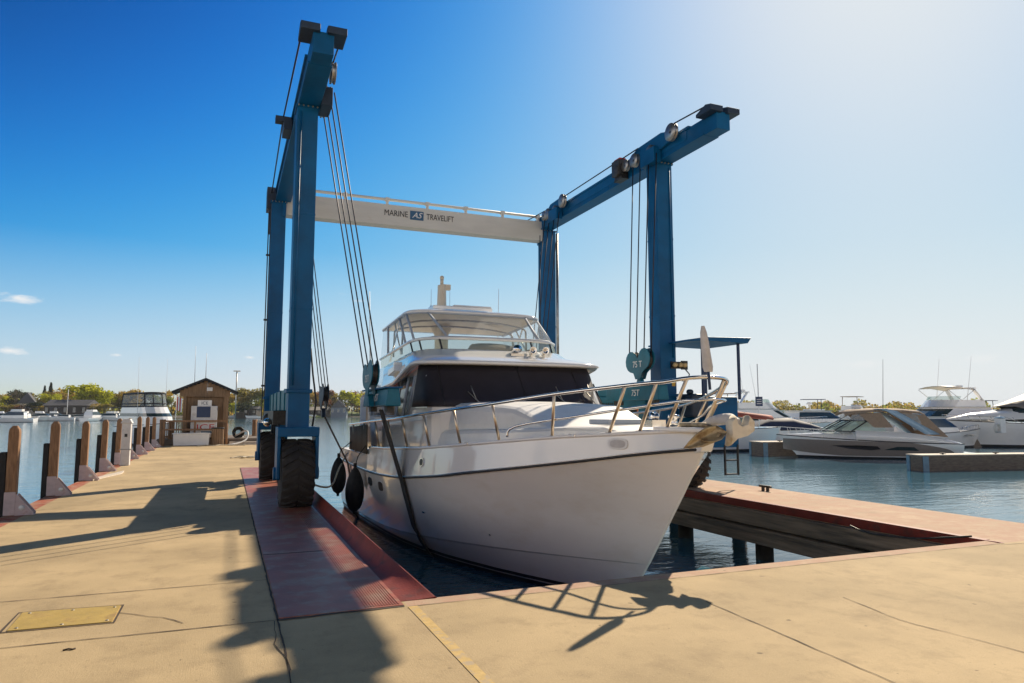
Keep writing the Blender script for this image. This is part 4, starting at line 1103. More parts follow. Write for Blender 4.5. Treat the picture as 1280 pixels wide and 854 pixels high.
yp(mb, 'radar_scanner', M['gelcoat'], mast, bevel=0.02)
for x in (-0.55, 0.06):
    mb = MB().lathe([(0, .0), (.07, .0), (.06, .05), (.02, .16), (0.006, .17), (0.004, .6), (0, .6)], (CX - 0.24 + x * 0.6 - 0.02 + (0.15 if x > 0 else 0), 17.7, 4.36), n=10)
    yp(mb, 'aerial_dome', M['grey_trim'], mast)
yp(MB().tube([(CX - 1.98, 18.6, 2.4), (CX - 2.05, 18.6, 4.95)], 0.02, 6, r2=0.008), 'whip_aerial', M['white'])
yp(MB().tube([(CX + 1.5, 18.2, 3.8), (CX + 1.52, 18.2, 5.2)], 0.012, 6, r2=0.005), 'whip_aerial', M['white'])
# searchlight and twin horns on the brow
for dx in (0.62, 0.92):
    mb = MB()
    mb.lathe([(0.0, .28), (.03, .28), (.04, .1), (.05, .02), (.085, -.04), (.08, -.05), (.03, 0.02), (0, .05)], (CX + dx, 13.80, 3.05), 'Y', 16)
    mb.box(CX + dx - 0.02, CX + dx + 0.02, 13.85, 13.95, 2.84, 3.02)
    yp(mb, 'horn', M['chrome'], fly)
mb = MB().box(CX + 0.16, CX + 0.46, 13.9, 14.15, 2.84, 2.98); mb.lathe([(0, -.11), (.09, -.1), (.1, 0), (.08, .1), (0, .12)], (CX + 0.32, 14.0, 3.08), 'Y', 16)
yp(mb, 'searchlight', M['chrome'], fly, bevel=0.0)
# rails
RT = [(3.12, 19.4, 1.38), (3.12, 18.2, 1.42), (3.12, 16.3, 1.50), (3.17, 14.48, 1.56), (3.21, 13.46, 1.61), (3.31, 12.31, 1.68), (3.47, 11.16, 1.75), (3.75, 9.88, 1.84), (4.22, 8.71, 1.96), (4.62, 7.95, 2.03), (4.90, 7.48, 2.07), (5.02, 7.30, 2.08), (5.15, 7.14, 2.11), (5.30, 7.05, 2.13), (5.5, 7.02, 2.135)]
def mir(p): return (2 * CX - p[0], p[1], p[2])
def fine(P, k=4):
    P = [Vector(p) for p in P]; out = []
    for i in range(len(P) - 1):
        a, b, c, d = P[max(i - 1, 0)], P[i], P[i + 1], P[min(i + 2, len(P) - 1)]
        for j in range(k):
            t = j / k
            out.append(0.5 * ((2 * b) + (c - a) * t + (2 * a - 5 * b + 4 * c - d) * t * t + (3 * b - a - 3 * c + d) * t ** 3))
    return out + [P[-1]]
full = RT + [mir(p) for p in RT[:-1]][::-1]
mb = MB().tube(fine(full), 0.026, 8)
# lower pulpit loop
LO = [(3.98, 9.6, 1.50), (4.5, 8.5, 1.66), (4.98, 7.7, 1.78), (5.18, 7.2, 1.84), (5.3, 7.0, 1.85), (5.5, 6.93, 1.86)]
mb.tube(fine([(3.9, 9.75, 1.34)] + LO + [mir(p) for p in LO[:-1]][::-1] + [mir((3.9, 9.75, 1.34))]), 0.018, 8)
rail = yp(mb, 'guard_rail', M['chrome'])
def rail_at(y):
    for a, b in zip(RT, RT[1:]):
        if b[1] <= y <= a[1]:
            f = (a[1] - y) / (a[1] - b[1]); return Vector([lerp(a[i], b[i], f) for i in range(3)])
    return Vector(RT[-1])
for y in (18.8, 17.2, 15.9, 14.7, 13.6, 12.35, 11.1, 9.95, 8.75, 7.75, 7.38, 7.10):
    r_ = rail_at(y)
    yb = y + (0.48 if y < 8.4 else 0.30 if y < 9 else 0.1 if y < 11 else 0.02)
    yb = max(yb, 7.32)
    h = smooth_tab(yb - 7.2, *DB) * 0.972 - 0.05
    zb = interp(yb, *LV[0][2])
    for sg in (-1, 1):
        mb = MB().tube([(CX + sg * max(h, 0.12), yb, zb - 0.02), (CX + sg * (CX - r_.x), r_.y, r_.z)], 0.023, 8)
        mb.cyl((CX + sg * max(h, 0.12), yb, zb - 0.0), (CX + sg * max(h, 0.12), yb, zb + 0.03), 0.04, 10)
        yp(mb, 'stanchion', M['rail_steel'], rail)
# brown privacy mesh lashed to the aft rail
for sg in (-1, 1):
    mb = MB(); secs = []
    for k in range(24):
        y = lerp(16.75, 19.4, k / 23); x = CX + sg * (2.37 + 0.012 * math.sin(k * 1.9))
        secs.append([Vector((x, y, 0.72)), Vector((x + sg * 0.015 * math.sin(k), y, 1.05)), Vector((x, y, rail_at(y).z - 0.06))])
    mb.loft(secs, caps=False); yp(mb, 'privacy_mesh', M['brown_mesh'], solid=0.006)
# flagstaff under a white sleeve
mb = MB().tube([(CX - 0.02, 7.0, 1.98), (CX - 0.04, 7.0, 2.24)], 0.018, 8)
fs_ = yp(mb, 'flagstaff', M['blue_letters'])
mb = MB(); secs = []
for z, r_ in ((2.20, .05), (2.26, .062), (2.4, .055), (2.55, .05), (2.68, .04), (2.76, .02)):
    secs.append([Vector((CX - 0.03 - (z - 2.2) * 0.16 + r_ * math.cos(t) * (1 + 0.15 * math.sin(3 * t)), 7.0 - (z - 2.2) * 0.05 + r_ * math.sin(t), z)) for t in [2 * math.pi * k / 12 for k in range(12)]])
mb.loft(secs, closed=True); yp(mb, 'flag_sleeve', M['canvas_white'], fs_)
# anchors on the bow roller
def fluke(base, tip, up, w, th):
    base, tip, up = Vector(base), Vector(tip), Vector(up).normalized()
    d = (tip - base); s_ = d.cross(up).normalized()
    mb = MB(); secs = []
    for f, ww in ((0, .55), (.3, 1.0), (.6, .85), (.85, .4), (1, .05)):
        c = base + d * f
        secs.append([c + s_ * (w * ww * q) + up * (th * (abs(q) ** 1.4) * ww * 1.4) for q in (-1, -.6, -.2, 0, .2, .6, 1)] + [c + s_ * (w * ww * q) + up * (th * (abs(q) ** 1.4) * ww * 1.4 - 0.018) for q in (1, .6, .2, 0, -.2, -.6, -1)])
    return mb.loft(secs, closed=True)
an = MB().tube([(CX - 0.1, 7.5, 1.55), (CX - 0.1, 7.0, 1.55), (CX - 0.1, 6.80, 1.50), (CX - 0.1, 6.72, 1.40)], 0.03, 8)
anchor = yp(an, 'anchor', M['anchor_rust'])
yp(fluke((CX - 0.18, 6.70, 1.49), (CX - 0.55, 6.82, 1.29), (0, -1, 0.25), 0.10, 0.05), 'anchor_fluke', M['anchor_rust'], anchor)
yp(fluke((CX - 0.36, 6.76, 1.40), (CX - 0.08, 6.64, 1.47), (0.1, -0.8, 0.55), 0.11, 0.05), 'anchor_fluke', M['anchor_rust'], anchor)
# second anchor wrapped in pale plastic
mb = MB(); secs = []
rr = random.Random(5)
for f, cx_, cy_, cz_, a, b in ((0, .02, 7.2, 1.55, .05, .03), (.2, .06, 7.08, 1.59, .09, .06), (.45, .09, 6.94, 1.62, .11, .07), (.7, .10, 6.80, 1.62, .10, .07), (1, .12, 6.68, 1.58, .06, .05)):
    secs.append([Vector((CX + cx_ + a * math.cos(t) * rr.uniform(.85, 1.1), cy_, cz_ + b * math.sin(t) * rr.uniform(.8, 1.15))) for t in [2 * math.pi * k / 12 for k in range(12)]])
mb.loft(secs, closed=True); wrap = yp(mb, 'wrapped_shank', M['canvas_white'], label='grey plastic wrapped anchor shank')
mb = MB()
poly = [(-.24, -.30), (-.10, -.17), (.10, -.12), (.24, -.02), (.25, .16), (.16, .26), (.12, .10), (.0, .06), (-.09, .12), (-.12, .26), (-.21, .14), (-.20, -.08)]
secs = []
for q in (-1, -.5, 0, .5, 1):
    s_ = 1.0 - 0.10 * abs(q) ** 2
    secs.append([Vector((CX + 0.12 + x * s_ * 0.56, 6.66 - q * 0.06 - 0.25 * x, 1.50 + z * s_ * 0.66)) for x, z in poly])
mb.loft(secs, closed=True); yp(mb, 'wrapped_anchor', M['canvas_cream'], wrap)

# slings round the hull
def sling(y, xl, zl, xr, zr, label, w=0.30, zcut=None):
    pts = [Vector((xl, y, zl))]
    zs = [1.3, .9, .6, .35, .1, -.2, -.5, -.8, -1.0, -1.3, -1.6]
    L = [Vector((CX - hull_half(y, z) - 0.03, y, z)) for z in zs if z < interp(y, *LV[1][2]) + 0.1]
    pts += L + [Vector((CX, y, -2.15))] + [mir_v(v) for v in L[::-1]] + [Vector((xr, y, zr))]
    mb = MB(); secs = []
    for i, p in enumerate(pts):
        d = (pts[min(i + 1, len(pts) - 1)] - pts[max(i - 1, 0)]).normalized(); nr = d.cross(Vector((0, 1, 0)))
        secs.append([p + Vector((0, -w / 2, 0)) - nr * .012, p + Vector((0, w / 2, 0)) - nr * .012, p + Vector((0, w / 2, 0)) + nr * .012, p + Vector((0, -w / 2, 0)) + nr * .012])
    mb.loft(secs, closed=True, smooth=False)
    return tag(mb.build('lifting_sling', M['strap']), label, 'sling', 'slings under the yacht hull')
def mir_v(v): return Vector((2 * CX - v.x, v.y, v.z))
sling(13.55, 2.78, 1.76, 8.48, 1.76, 'dark lifting sling running from the spreader bar down the near side of the hull')
sling(19.2, 2.42, 1.62, 8.58, 1.9, 'dark lifting sling at the stern hanging from the narrow dark hook block', w=0.2)
# fenders hanging at the quarter
def fender(x, y, z, r, h, label):
    mb = MB(); prof = []
    for k in range(13):
        f = k / 12
        rr_ = r * (math.sin(math.pi * min(1, (f + 0.02))) ** 0.55) * (0.9 + 0.25 * (1 - f)) if 0 < f < 1 else 0.012
        prof.append((max(rr_, 0.012), z - h / 2 + h * f))
    mb.lathe(prof, (x, y, 0), n=20)
    mb.cyl((x, y, z + h / 2 - 0.02), (x, y, z + h / 2 + 0.07), 0.04, 10); mb.cyl((x, y, z - h / 2 - 0.04), (x, y, z - h / 2 + 0.02), 0.035, 10)
    t = thing('fender', label, 'fender', (x, y, z - h / 2), group='black fenders at the yacht quarter')
    mb.build('fender_body', M['rubber'], t, world=True)
    MB().tube([(x, y, z + h / 2), (x + 0.06, y, lerp(z, 1.0, .7)), (CX - 2.36, y, 0.95)], 0.012, 6).build('fender_line', M['strap'], t, world=True)
fender(2.80, 19.0, 0.06, 0.20, 1.0, 'smaller black fender hanging at the stern, left of its twin')
fender(2.88, 16.9, -0.10, 0.215, 1.08, 'bigger black fender touching the white hull, nearer of the two')
# ================================================================ PIER FURNITURE (left)
def make_post(seed):
    rr = random.Random(seed)
    t = thing('mooring_post', '', 'mooring post', (0, 0, 0), group='timber mooring posts along the red pier edge')
    w = 0.078
    mb = MB()
    mb.loft([[Vector((-w * a, -w * a, z)), Vector((w * a, -w * a, z)), Vector((w * a, w * a, z)), Vector((-w * a, w * a, z))] for z, a in ((-2.4, 1), (1.42, 1.0), (1.47, .9), (1.53, .45))], closed=True, smooth=False)
    mb.build('post', M['post_timber'], t, bevel=0.018)
    MB().box(-w - 0.11, -w - 0.005, -0.07, 0.07, -0.7, 1.08).build('fender_strip', M['rubber'], t, bevel=0.02)
    mb = MB().prism([(w + 0.003, 0.012), (w + 0.27, 0.012), (w + 0.27, 0.04), (w + 0.02, 0.36), (w + 0.003, 0.36)], -0.090, -0.070, 'Y')
    mb.prism([(w + 0.003, 0.012), (w + 0.27, 0.012), (w + 0.27, 0.04), (w + 0.02, 0.36), (w + 0.003, 0.36)], 0.070, 0.090, 'Y')
    mb.box(-w - 0.002, w + 0.002, -w - 0.018, -w - 0.003, 0.01, 0.40)
    mb.box(w + 0.003, w + 0.27, -0.09, 0.09, 0.0, 0.0115)
    br = mb.build('bracket', M['pinkish'], t)
    mb = MB()
    mb.lathe([(0.0, -0.012), (0.045, -0.010), (0.045, 0.0)], (w + 0.10, -0.091, 0.13), 'Y', 14)
    mb.build('bolt_cover', M['white'], br)
    return t
post_y = [14.1, 17.1, 20.5, 23.5, 26.4, 29.3, 32.4, 35.5, 38.8]
plabs = ['mooring post nearest the camera at the left edge of the photo', 'second timber mooring post from the left edge, first with clear water on both sides', 'third mooring post from the left, standing before the sun bleached plank',
         'mooring post just left of the white power pedestal', 'mooring post half hidden behind the white power pedestal', 'first mooring post right of the white power pedestal',
         'second mooring post right of the white power pedestal', 'third mooring post right of the white power pedestal', 'farthest mooring post on the red edge, nearest the timber hut']
proto = make_post(1)
for i, y in enumerate(post_y):
    o = proto if i == 0 else dup(proto, (0, 0, 0), 0)
    o.location = (-3.27, y, 0.0); o.rotation_euler = (random.uniform(-.008, .008), random.uniform(-.012, .012), random.uniform(-.03, .03))
    o['label'] = plabs[i]; o.scale = (1, 1, random.uniform(0.965, 1.02))
t = thing('power_pedestal', 'white shore power pedestal with a dark socket on the pier edge', 'power pedestal', (-2.98, 25.9, 0))
mb = MB().box(-3.11, -2.85, 25.75, 26.05, 0.0, 1.36); mb.prism([(-3.15, 1.36), (-2.81, 1.36), (-2.88, 1.50), (-3.08, 1.50)], 25.71, 26.09, 'Y')
b_ = mb.build('pedestal_body', M['white_dirty'], t, world=True, bevel=0.015)
MB().box(-3.02, -2.94, 25.742, 25.749, 0.92, 1.02).build('socket', M['rub_black'], t, world=True)
mb = MB().tube([(-3.13, 25.73, .52), (-2.83, 25.73, .52), (-2.83, 26.07, .52), (-3.13, 26.07, .52)], 0.015, 6, closed=True); mb.build('band', M['steel'], t, world=True)
mb = MB().prism([(-3.02, 20.3), (-2.62, 22.2), (-2.66, 23.0), (-3.04, 21.0)], 0.006, 0.045, 'Z')
tag(mb.build('plank', M['plank']), 'sun bleached plank lying on the deck beside the posts', 'plank')
mb = MB().prism([(-1.54, 7.25), (-0.80, 7.19), (-0.80, 6.67), (-1.52, 6.70)][::-1], 0.0, 0.009, 'Z')
t = thing('deck_hatch', 'yellow steel access hatch set into the concrete deck', 'hatch', (-1.16, 6.95, 0))
mb.build('hatch_plate', M['hatch_yellow'], t, world=True)
mb = MB()
bl = []
for x, y in ((-1.48, 7.2), (-1.16, 7.17), (-.84, 7.14), (-.84, 6.72), (-1.16, 6.73), (-1.47, 6.75)): bl.append(MB().lathe([(0, .013), (.011, .012), (.014, .009)], (x, y, 0), n=10))
pieces('bolt', bl, M['steel'], t)
fr = strip([(-1.56, 6.68), (-1.57, 7.27), (-.78, 7.21), (-.78, 6.65), (-1.56, 6.68)], 0.022, 0.0052)
fr.build('hatch_frame', M['joint'], t, world=True)
tag(MB().tube([(-1.02, 6.02, 0.006), (-.99, 6.035, 0.008), (-.96, 6.02, .006), (-.945, 6.035, .006)], 0.006, 6).build('twig', M['bark']), 'small dark twig on the concrete near the hatch', 'twig')

# ---- hut and the things about it
HY = 41.0
hut = thing('timber_hut', 'small gabled cedar hut with dark roof at the end of the pier', 'hut', (-1.1, HY + 1.2, 0))
mb = MB()
nb = 13
for k in range(nb):
    x0 = lerp(-2.15, 0.0, k / nb); x1 = lerp(-2.15, 0.0, (k + 1) / nb) - 0.012
    tz = 3.45 - abs((x0 + x1) / 2 + 1.08) * 0.40
    mb.box(x0, x1, HY + (0.22 if 0 < k < nb - 1 else 0), HY + 0.27, 0.35, tz - 0.06)
mb.box(-2.15, 0.0, HY + 0.272, HY + 2.4, 0.35, 2.78)
mb.build('wall', M['cedar'], hut, world=True)
mb = MB()
for k in range(nb): 
    x0 = lerp(-2.32, 0.17, k / nb); x1 = lerp(-2.32, 0.17, (k + 1) / nb) - 0.012
    tz = 3.40 - abs((x0 + x1) / 2 + 1.08) * 0.43
    mb.box(x0, x1, HY - 0.03, HY - 0.002, 2.62, max(2.68, tz))
mb.box(-2.3, 0.15, HY - 0.05, HY + 0.02, 2.56, 2.618); mb.box(-0.03, 0.09, HY - 0.02, HY + 0.1, 0.0, 2.56)
mb.build('gable', M['cedar'], hut, world=True)
for sg in (-1, 1):
    mb = MB().prism([(-1.08, 3.56), (-1.08 + sg * 1.62, 2.84), (-1.08 + sg * 1.62, 2.72), (-1.08, 3.44)] if sg > 0 else [(-1.08, 3.56), (-1.08, 3.44), (-1.08 - 1.62, 2.72), (-1.08 - 1.62, 2.84)], HY - 0.35, HY + 2.8, 'Y')
    mb.build('roof', M['shingle'], hut, world=True)
MB().box(-1.02, -0.74, HY - 0.12, HY - 0.031, 2.86, 3.06).build('flood_lamp', M['white'], hut, world=True, bevel=0.02)
mb = MB().tube([(-1.10, HY - 0.2, 3.55), (-1.10, HY - 0.2, 4.9)], 0.022, 6, r2=0.012); mb.tube([(-1.7, HY + 1.5, 3.3), (-1.72, HY + 1.5, 5.4)], 0.018, 6, r2=0.01)
mb.build('aerial', M['white'], hut, world=True)
# ice chest
ice = thing('ice_freezer', 'white ice freezer with red lettering standing against the hut', 'ice freezer', (-1.08, HY - 0.25, 0.35))
MB().box(-1.72, -0.45, HY - 0.55, HY + 0.15, 0.40, 2.06).build('cabinet', M['white_dirty'], ice, world=True, bevel=0.03)
MB().box(-1.45, -0.78, HY - 0.558, HY - 0.551, 1.45, 2.02).build('blue_panel', M['blue_letters'], ice, world=True)
MB().box(-1.42, -0.74, HY - 0.50, HY - 0.44, 2.065, 2.36).build('header_sign', M['white'], ice, world=True)
letters('ICE', 0.23, (-1.08, HY - 0.506, 2.20), (1, 0, 0), (0, 0, 1), M['blue_letters'], ice, bold=0.006)
letters('ICE', 0.42, (-1.0, HY - 0.556, 0.93), (1, 0, 0), (0, 0, 1), M['red_letters'], ice, bold=0.02, sx=1.5)
MB().box(-1.2, -0.6, HY - 0.557, HY - 0.5515, 0.62, 0.72).build('blue_stripe', M['emblem_blue'], ice, world=True)
# raised timber landing
struct('timber_landing', MB().box(-3.3, 1.9, HY - 0.4, 47, -0.5, 0.33), M['dock_timber'], bevel=0.02)
struct('timber_step', MB().box(0.2, 1.85, HY - 0.85, HY - 0.41, -0.1, 0.16), M['dock_top'], bevel=0.02)
t = thing('timber_railing', 'low brown timber railing in front of the hut', 'railing', (-1.8, HY - 0.7, 0))
for x in (-2.95, -1.5, 0.05):
    MB().box(x - 0.05, x + 0.05, HY - 0.75, HY - 0.65, 0.0, 1.28).build('railing_post', M['post_timber'], t, world=True, bevel=0.01)
for z in (0.78, 1.22): MB().box(-2.95, 0.05, HY - 0.78, HY - 0.752, z, z + 0.09).build('handrail', M['post_timber'], t, world=True)
t = thing('railing_panel', 'slatted timber panel left of the ice freezer', 'railing', (-2.4, HY - 0.5, 0.35))
mb = MB()
for k in range(9): mb.box(-2.85 + k * 0.11, -2.80 + k * 0.11, HY - 0.52, HY - 0.48, 0.38, 1.2)
mb.build('slats', M['cedar'], t, world=True)
MB().box(-2.9, -1.88, HY - 0.47, HY - 0.43, 0.42, 0.50).build('bottom_rail', M['cedar'], t, world=True)
t = thing('dock_box', 'long white dock box on the deck below the railing', 'dock box', (-1.6, HY - 1.1, 0))
mb = MB().prism([(-2.44, 0.02), (-0.80, 0.02), (-0.76, 0.60), (-2.48, 0.60)], HY - 1.35, HY - 0.85, 'Y'); mb.build('box_body', M['white'], t, world=True, bevel=0.02)
MB().box(-2.52, -0.72, HY - 1.39, HY - 0.81, 0.602, 0.66).build('lid', M['white'], t, world=True, bevel=0.015)
t = thing('litter_bin', 'brown slatted litter bin beside the white dock box', 'litter bin', (-0.38, HY - 1.0, 0))
mb = MB()
for k in range(16):
    a = 2 * math.pi * k / 16; mb.cbox((-0.38 + .29 * math.cos(a), HY - 1.0 + .29 * math.sin(a), 0.46), (0.035, 0.10, 0.88), rz=a)
mb.build('slatted_body', M['cedar'], t, world=True)
MB().lathe([(0, .93), (.28, .93), (.33, .9), (.33, .86), (.0, .86)], (-0.38, HY - 1.0, 0), n=20).build('lid', M['rub_black'], t, world=True)
tag(MB().cyl((0.06, HY - 1.1, 0), (0.06, HY - 1.1, 1.12), 0.06, 12).build('timber_bollard', M['post_timber']), 'short light timber bollard right of the litter bin', 'bollard')
for x, y, h, lb in ((-3.05, HY - 0.3, 1.35, 'dark timber piling at the corner of the landing left of the hut'), (-2.65, HY - 0.2, 1.3, 'dark piling close to the railing panel'), (1.6, 44.5, 1.3, 'brown piling on the far landing near the hoist wheels')):
    tag(MB().cyl((x, y, -2.5), (x, y, h), 0.15, 14).build('piling', M['post_timber']), lb, 'piling')
t = thing('mooring_bollard', 'white topped mooring bollard on the landing beyond the hut', 'bollard', (1.85, 44.8, .33))
MB().cyl((1.95, 44.6, .33), (1.95, 44.6, 1.2), 0.09, 12).build('pipe', M['white_dirty'], t, world=True); MB().cyl((1.95, 44.6, 1.2), (1.95, 44.6, 1.32), 0.12, 12).build('cap', M['white'], t, world=True)
# hose, coil and tyre
hp = [(0.15, HY - 1.35, 0.03), (0.35, HY - 1.3, 0.05), (0.75, HY - 1.0, 0.12), (1.05, HY - 0.7, 0.30), (1.12, HY - 0.4, 0.62), (1.0, HY + 0.1, 0.72), (0.7, HY + 0.4, 0.55), (0.5, HY + .6, .40), (0.9, HY + 1.2, 0.37)]
tag(MB().tube(fine(hp), 0.045, 8).build('water_hose', M['hose']), 'thick white hose curling off the landing beside the hut', 'hose')
mb = MB()
for k in range(8):
    pts = [(0.65 + (0.30 - .02 * k) * math.cos(a), HY + 0.45, 0.62 + (0.30 - .02 * k) * math.sin(a)) for a in [2 * math.pi * q / 20 for q in range(20)]]
    mb.tube([(x, y + k * 0.05, z) for x, y, z in pts], 0.03, 6, closed=True)
tag(mb.build('hose_coil', M['dark_metal']), 'dark coil of hose standing on the landing right of the hut', 'hose coil')
tag(MB().tube(fine([(-1.3, 39.0, .03), (-.9, 39.1, .05), (-.5, 38.9, .03), (-.2, 39.2, .05), (.3, 39.3, .03), (1.0, 39.2, .03)]), 0.03, 6).build('rope', M['rope']), 'loose rope lying on the deck in front of the dock box', 'rope')
mb = MB()
for k in range(6): mb.tube(fine([(0.2 + .15 * k, 28.2 + .2 * (k % 3), .03), (.6, 28.6 - .1 * k, .05), (1.05, 28.1 + .15 * k, .04), (1.3, 28.5, .03)]), 0.02, 6)
tag(mb.build('coiled_rope', M['rope']), 'tangle of pale rope on the deck behind the hoist wheels', 'rope')
# ropes near the yacht
tag(MB().tube(fine([(1.72, 17.2, .15), (2.1, 17.0, -.02), (2.45, 17.6, -.05), (2.75, 18.6, 0.25), (3.1, 19.5, .6)]), 0.022, 6).build('mooring_line', M['rope']), 'pale mooring line from the curb to the stern of the yacht', 'mooring line')
tag(MB().tube(fine([(9.44, 6.6, .03), (9.40, 6.9, -.03), (9.35, 7.4, -.12), (9.30, 8.1, -.16), (9.32, 8.5, -.1)]), 0.014, 6).build('rope', M['dark_metal']), 'thin dark rope hanging at the corner of the slip', 'rope')
t = thing('dock_cleat', 'small rusty cleat on the pink finger pier', 'cleat', (10.95, 12.2, 0))
mb = MB().bar((10.95, 12.02, 0.10), (10.95, 12.38, 0.10), 0.05); 
mb.build('horns', M['dark_metal'], t, world=True, bevel=0.012)
mb = MB().bar((10.95, 12.13, 0.0), (10.95, 12.13, 0.09), 0.05); mb.bar((10.95, 12.27, 0.0), (10.95, 12.27, 0.09), 0.05); mb.build('feet', M['dark_metal'], t, world=True)

# pale storage shed across the yard behind the viewer: it shows as the cream patch mirrored in the yacht's flank
shed = thing('storage_shed', 'long pale metal boat storage shed across the yard behind the viewer', 'shed', (0, -17, 0))
mb = MB().box(-34, 40, -40, -17, 0, 6.0)
for k in range(74): mb.box(-34 + k, -33.8 + k, -17.0, -16.94, 0.3, 5.9)
mb.build('wall', M['shed_wall'], shed, world=True)
MB().prism([(-41, 6.02), (-16.4, 6.02), (-28.5, 9.0)], -34.6, 40.6, 'X').build('roof', M['grey_roof'], shed, world=True)
for x in (-20, 0, 20):
    MB().box(x, x + 9, -16.93, -16.88, 0, 4.8).build('roller_door', M['white_dirty'], shed, world=True)
# ================================================================ OTHER BOATS
def hull_loft(L, B, fb, fs, rake=0.12, n=16, flare=0.82, draft=0.35):
    """bow at +X, origin amidships on the waterline; returns rows of (x, half, zdeck)"""
    rows = []
    for i in range(n + 1):
        f = i / n                                        # 0 stern .. 1 bow
        h = B / 2 * (1 - max(0, (f - 0.42) / 0.58) ** 2.2) * (0.93 + 0.07 * min(1, f * 3))
        rows.append((f, h, lerp(fs, fb, f ** 1.6)))
    def X(f, lev): return -L / 2 + f * (L - (rake * L) * (1 - lev))
    return rows, X
def boat_hull(t, L, B, fb, fs, mat_h, band=None, bottom='black_paint', rake=0.14, flare=0.80, name='hull'):
    rows, X = hull_loft(L, B, fb, fs, rake)
    levels = [(-0.4, .35, 0.0), (0.02, flare - .08, 0.25), (0.10, flare - .06, 0.30), (0.20, flare - .02, 0.36), (0.62, lerp(flare, 1, .62), 0.72), (0.78, .97, .84), (1.0, 1.0, 1.0)]
    mb = MB()
    for sg in (-1, 1):
        for a, b in zip(range(len(levels) - 1), range(1, len(levels))):
            secs = []
            for f, h, zd in rows:
                sec = []
                for li in (a, b):
                    zf, hf, lv = levels[li]
                    sec.append(Vector((X(f, lv), sg * max(0.01, h * hf), zd * zf if zf > 0 else zf)))
                secs.append(sec)
            if sg > 0: secs = secs[::-1]
            mb.slot(1 if a in (0, 1) else (2 if (band and a in (3, 4)) else 0))
            mb.loft(secs, caps=False)
    mb.slot(0)
    f, h, zd = rows[0]
    mb._add([Vector((X(0, lv), -h * hf, zd * zf if zf > 0 else zf)) for zf, hf, lv in levels] + [Vector((X(0, lv), h * hf, zd * zf if zf > 0 else zf)) for zf, hf, lv in levels[::-1]], [tuple(range(14))])
    hull = mb.build(name, [mat_h, M[bottom], band or mat_h], t)
    mb = MB(); secs = []
    for f, h, zd in rows: secs.append([Vector((X(f, 1), q * max(h, .01), zd - 0.01 + 0.12 * (1 - q * q) * min(1, h))) for q in (-1, -.5, 0, .5, 1)])
    mb.loft(secs, caps=False); mb.build('deck', M['gelcoat'], t)
    pts = [Vector((X(f, 1), h, zd)) for f, h, zd in rows] + [Vector((X(f, 1), -h, zd)) for f, h, zd in rows[::-1]]
    MB().tube(pts, 0.03, 6).build('rub_rail', M['rub_black'] if band is None else M['boat_blue'], hull)
    return rows, X, hull
def house_block(t, name, rows, m, glass=None, wname='window', front=0.0):
    """rows: list of (z, x0, x1, halfwidth) from bottom to top; rounded plan toward +X"""
    rings = []
    for z, x0, x1, w in rows:
        r = [Vector((x0, -w, z))]
        for k in range(9):
            a = -math.pi / 2 + math.pi * k / 8
            r.append(Vector((x1 - w * .8 + w * .8 * math.cos(a) ** 0.8 if abs(math.cos(a)) > 1e-6 else x1 - w * .8, w * math.sin(a), z)))
        r.append(Vector((x0, w, z)))
        rings.append(r)
    o = MB().loft(rings, closed=True, smooth=False).build(name, m, t)
    return o, rings
def window_band(parent, rings, i, lo, hi, k0, k1, m, name='window', off=0.02):
    a, b = rings[i], rings[i + 1]
    secs = []
    for k in range(k0, k1 + 1):
        p, q = a[k].lerp(b[k], lo), a[k].lerp(b[k], hi)
        c = Vector((0, 0, 0)); nrm = Vector((p.x - a[0].x * 0.2, p.y, 0)).normalized()
        nrm = Vector((0.25 if 0 < k < len(a) - 1 else 0, 1 if p.y > 0 else -1 if p.y < 0 else 0, 0)) if k in (0, len(a) - 1) else Vector((p.x - (a[1].x), p.y, 0)).normalized()
        secs.append([p + nrm * off, q + nrm * off])
    return MB().loft(secs, caps=False, smooth=False).build(name, m, parent, solid=0.012)
def side_panel(parent, pts, y, m, name, th=0.015):
    """a window or patch on both flanks, pts in (x, z), y = function of (x, z)"""
    for sg in (-1, 1):
        vs = [Vector((x, sg * (y(x, z) + th), z)) for x, z in pts] + [Vector((x, sg * (y(x, z) - th), z)) for x, z in pts]
        n = len(pts)
        fs = [tuple(range(n)), tuple(range(n, 2 * n))[::-1]] + [(k, n + k, n + (k + 1) % n, (k + 1) % n) for k in range(n)]
        if sg < 0: fs = [f[::-1] for f in fs]
        MB()._add(vs, fs).build(name, m, parent)
def rails(t, rows, X, f0, f1, h, m, n=7, inset=0.92):
    mb = MB()
    def P(f, sg, z):
        for (a, ha, za), (b, hb, zb) in zip(rows, rows[1:]):
            if a <= f <= b:
                q = (f - a) / (b - a); hh = lerp(ha, hb, q); zz = lerp(za, zb, q); break
        return Vector((X(f, 1) , sg * max(hh * inset, .02), zz + z))
    L = [P(lerp(f0, f1, k / 20), -1, h * min(1, 4 * k / 20)) for k in range(21)]; Rr = [P(lerp(f0, f1, k / 20), 1, h * min(1, 4 * k / 20)) for k in range(21)]
    mb.tube(L + Rr[::-1], 0.02, 6)
    for k in range(n):
        f = lerp(f0 + .05, f1, k / (n - 1))
        for sg in (-1, 1): mb.tube([P(f - 0.012, sg, 0), P(f, sg, h)], 0.014, 5)
    return mb.build('bow_rail', m, t)

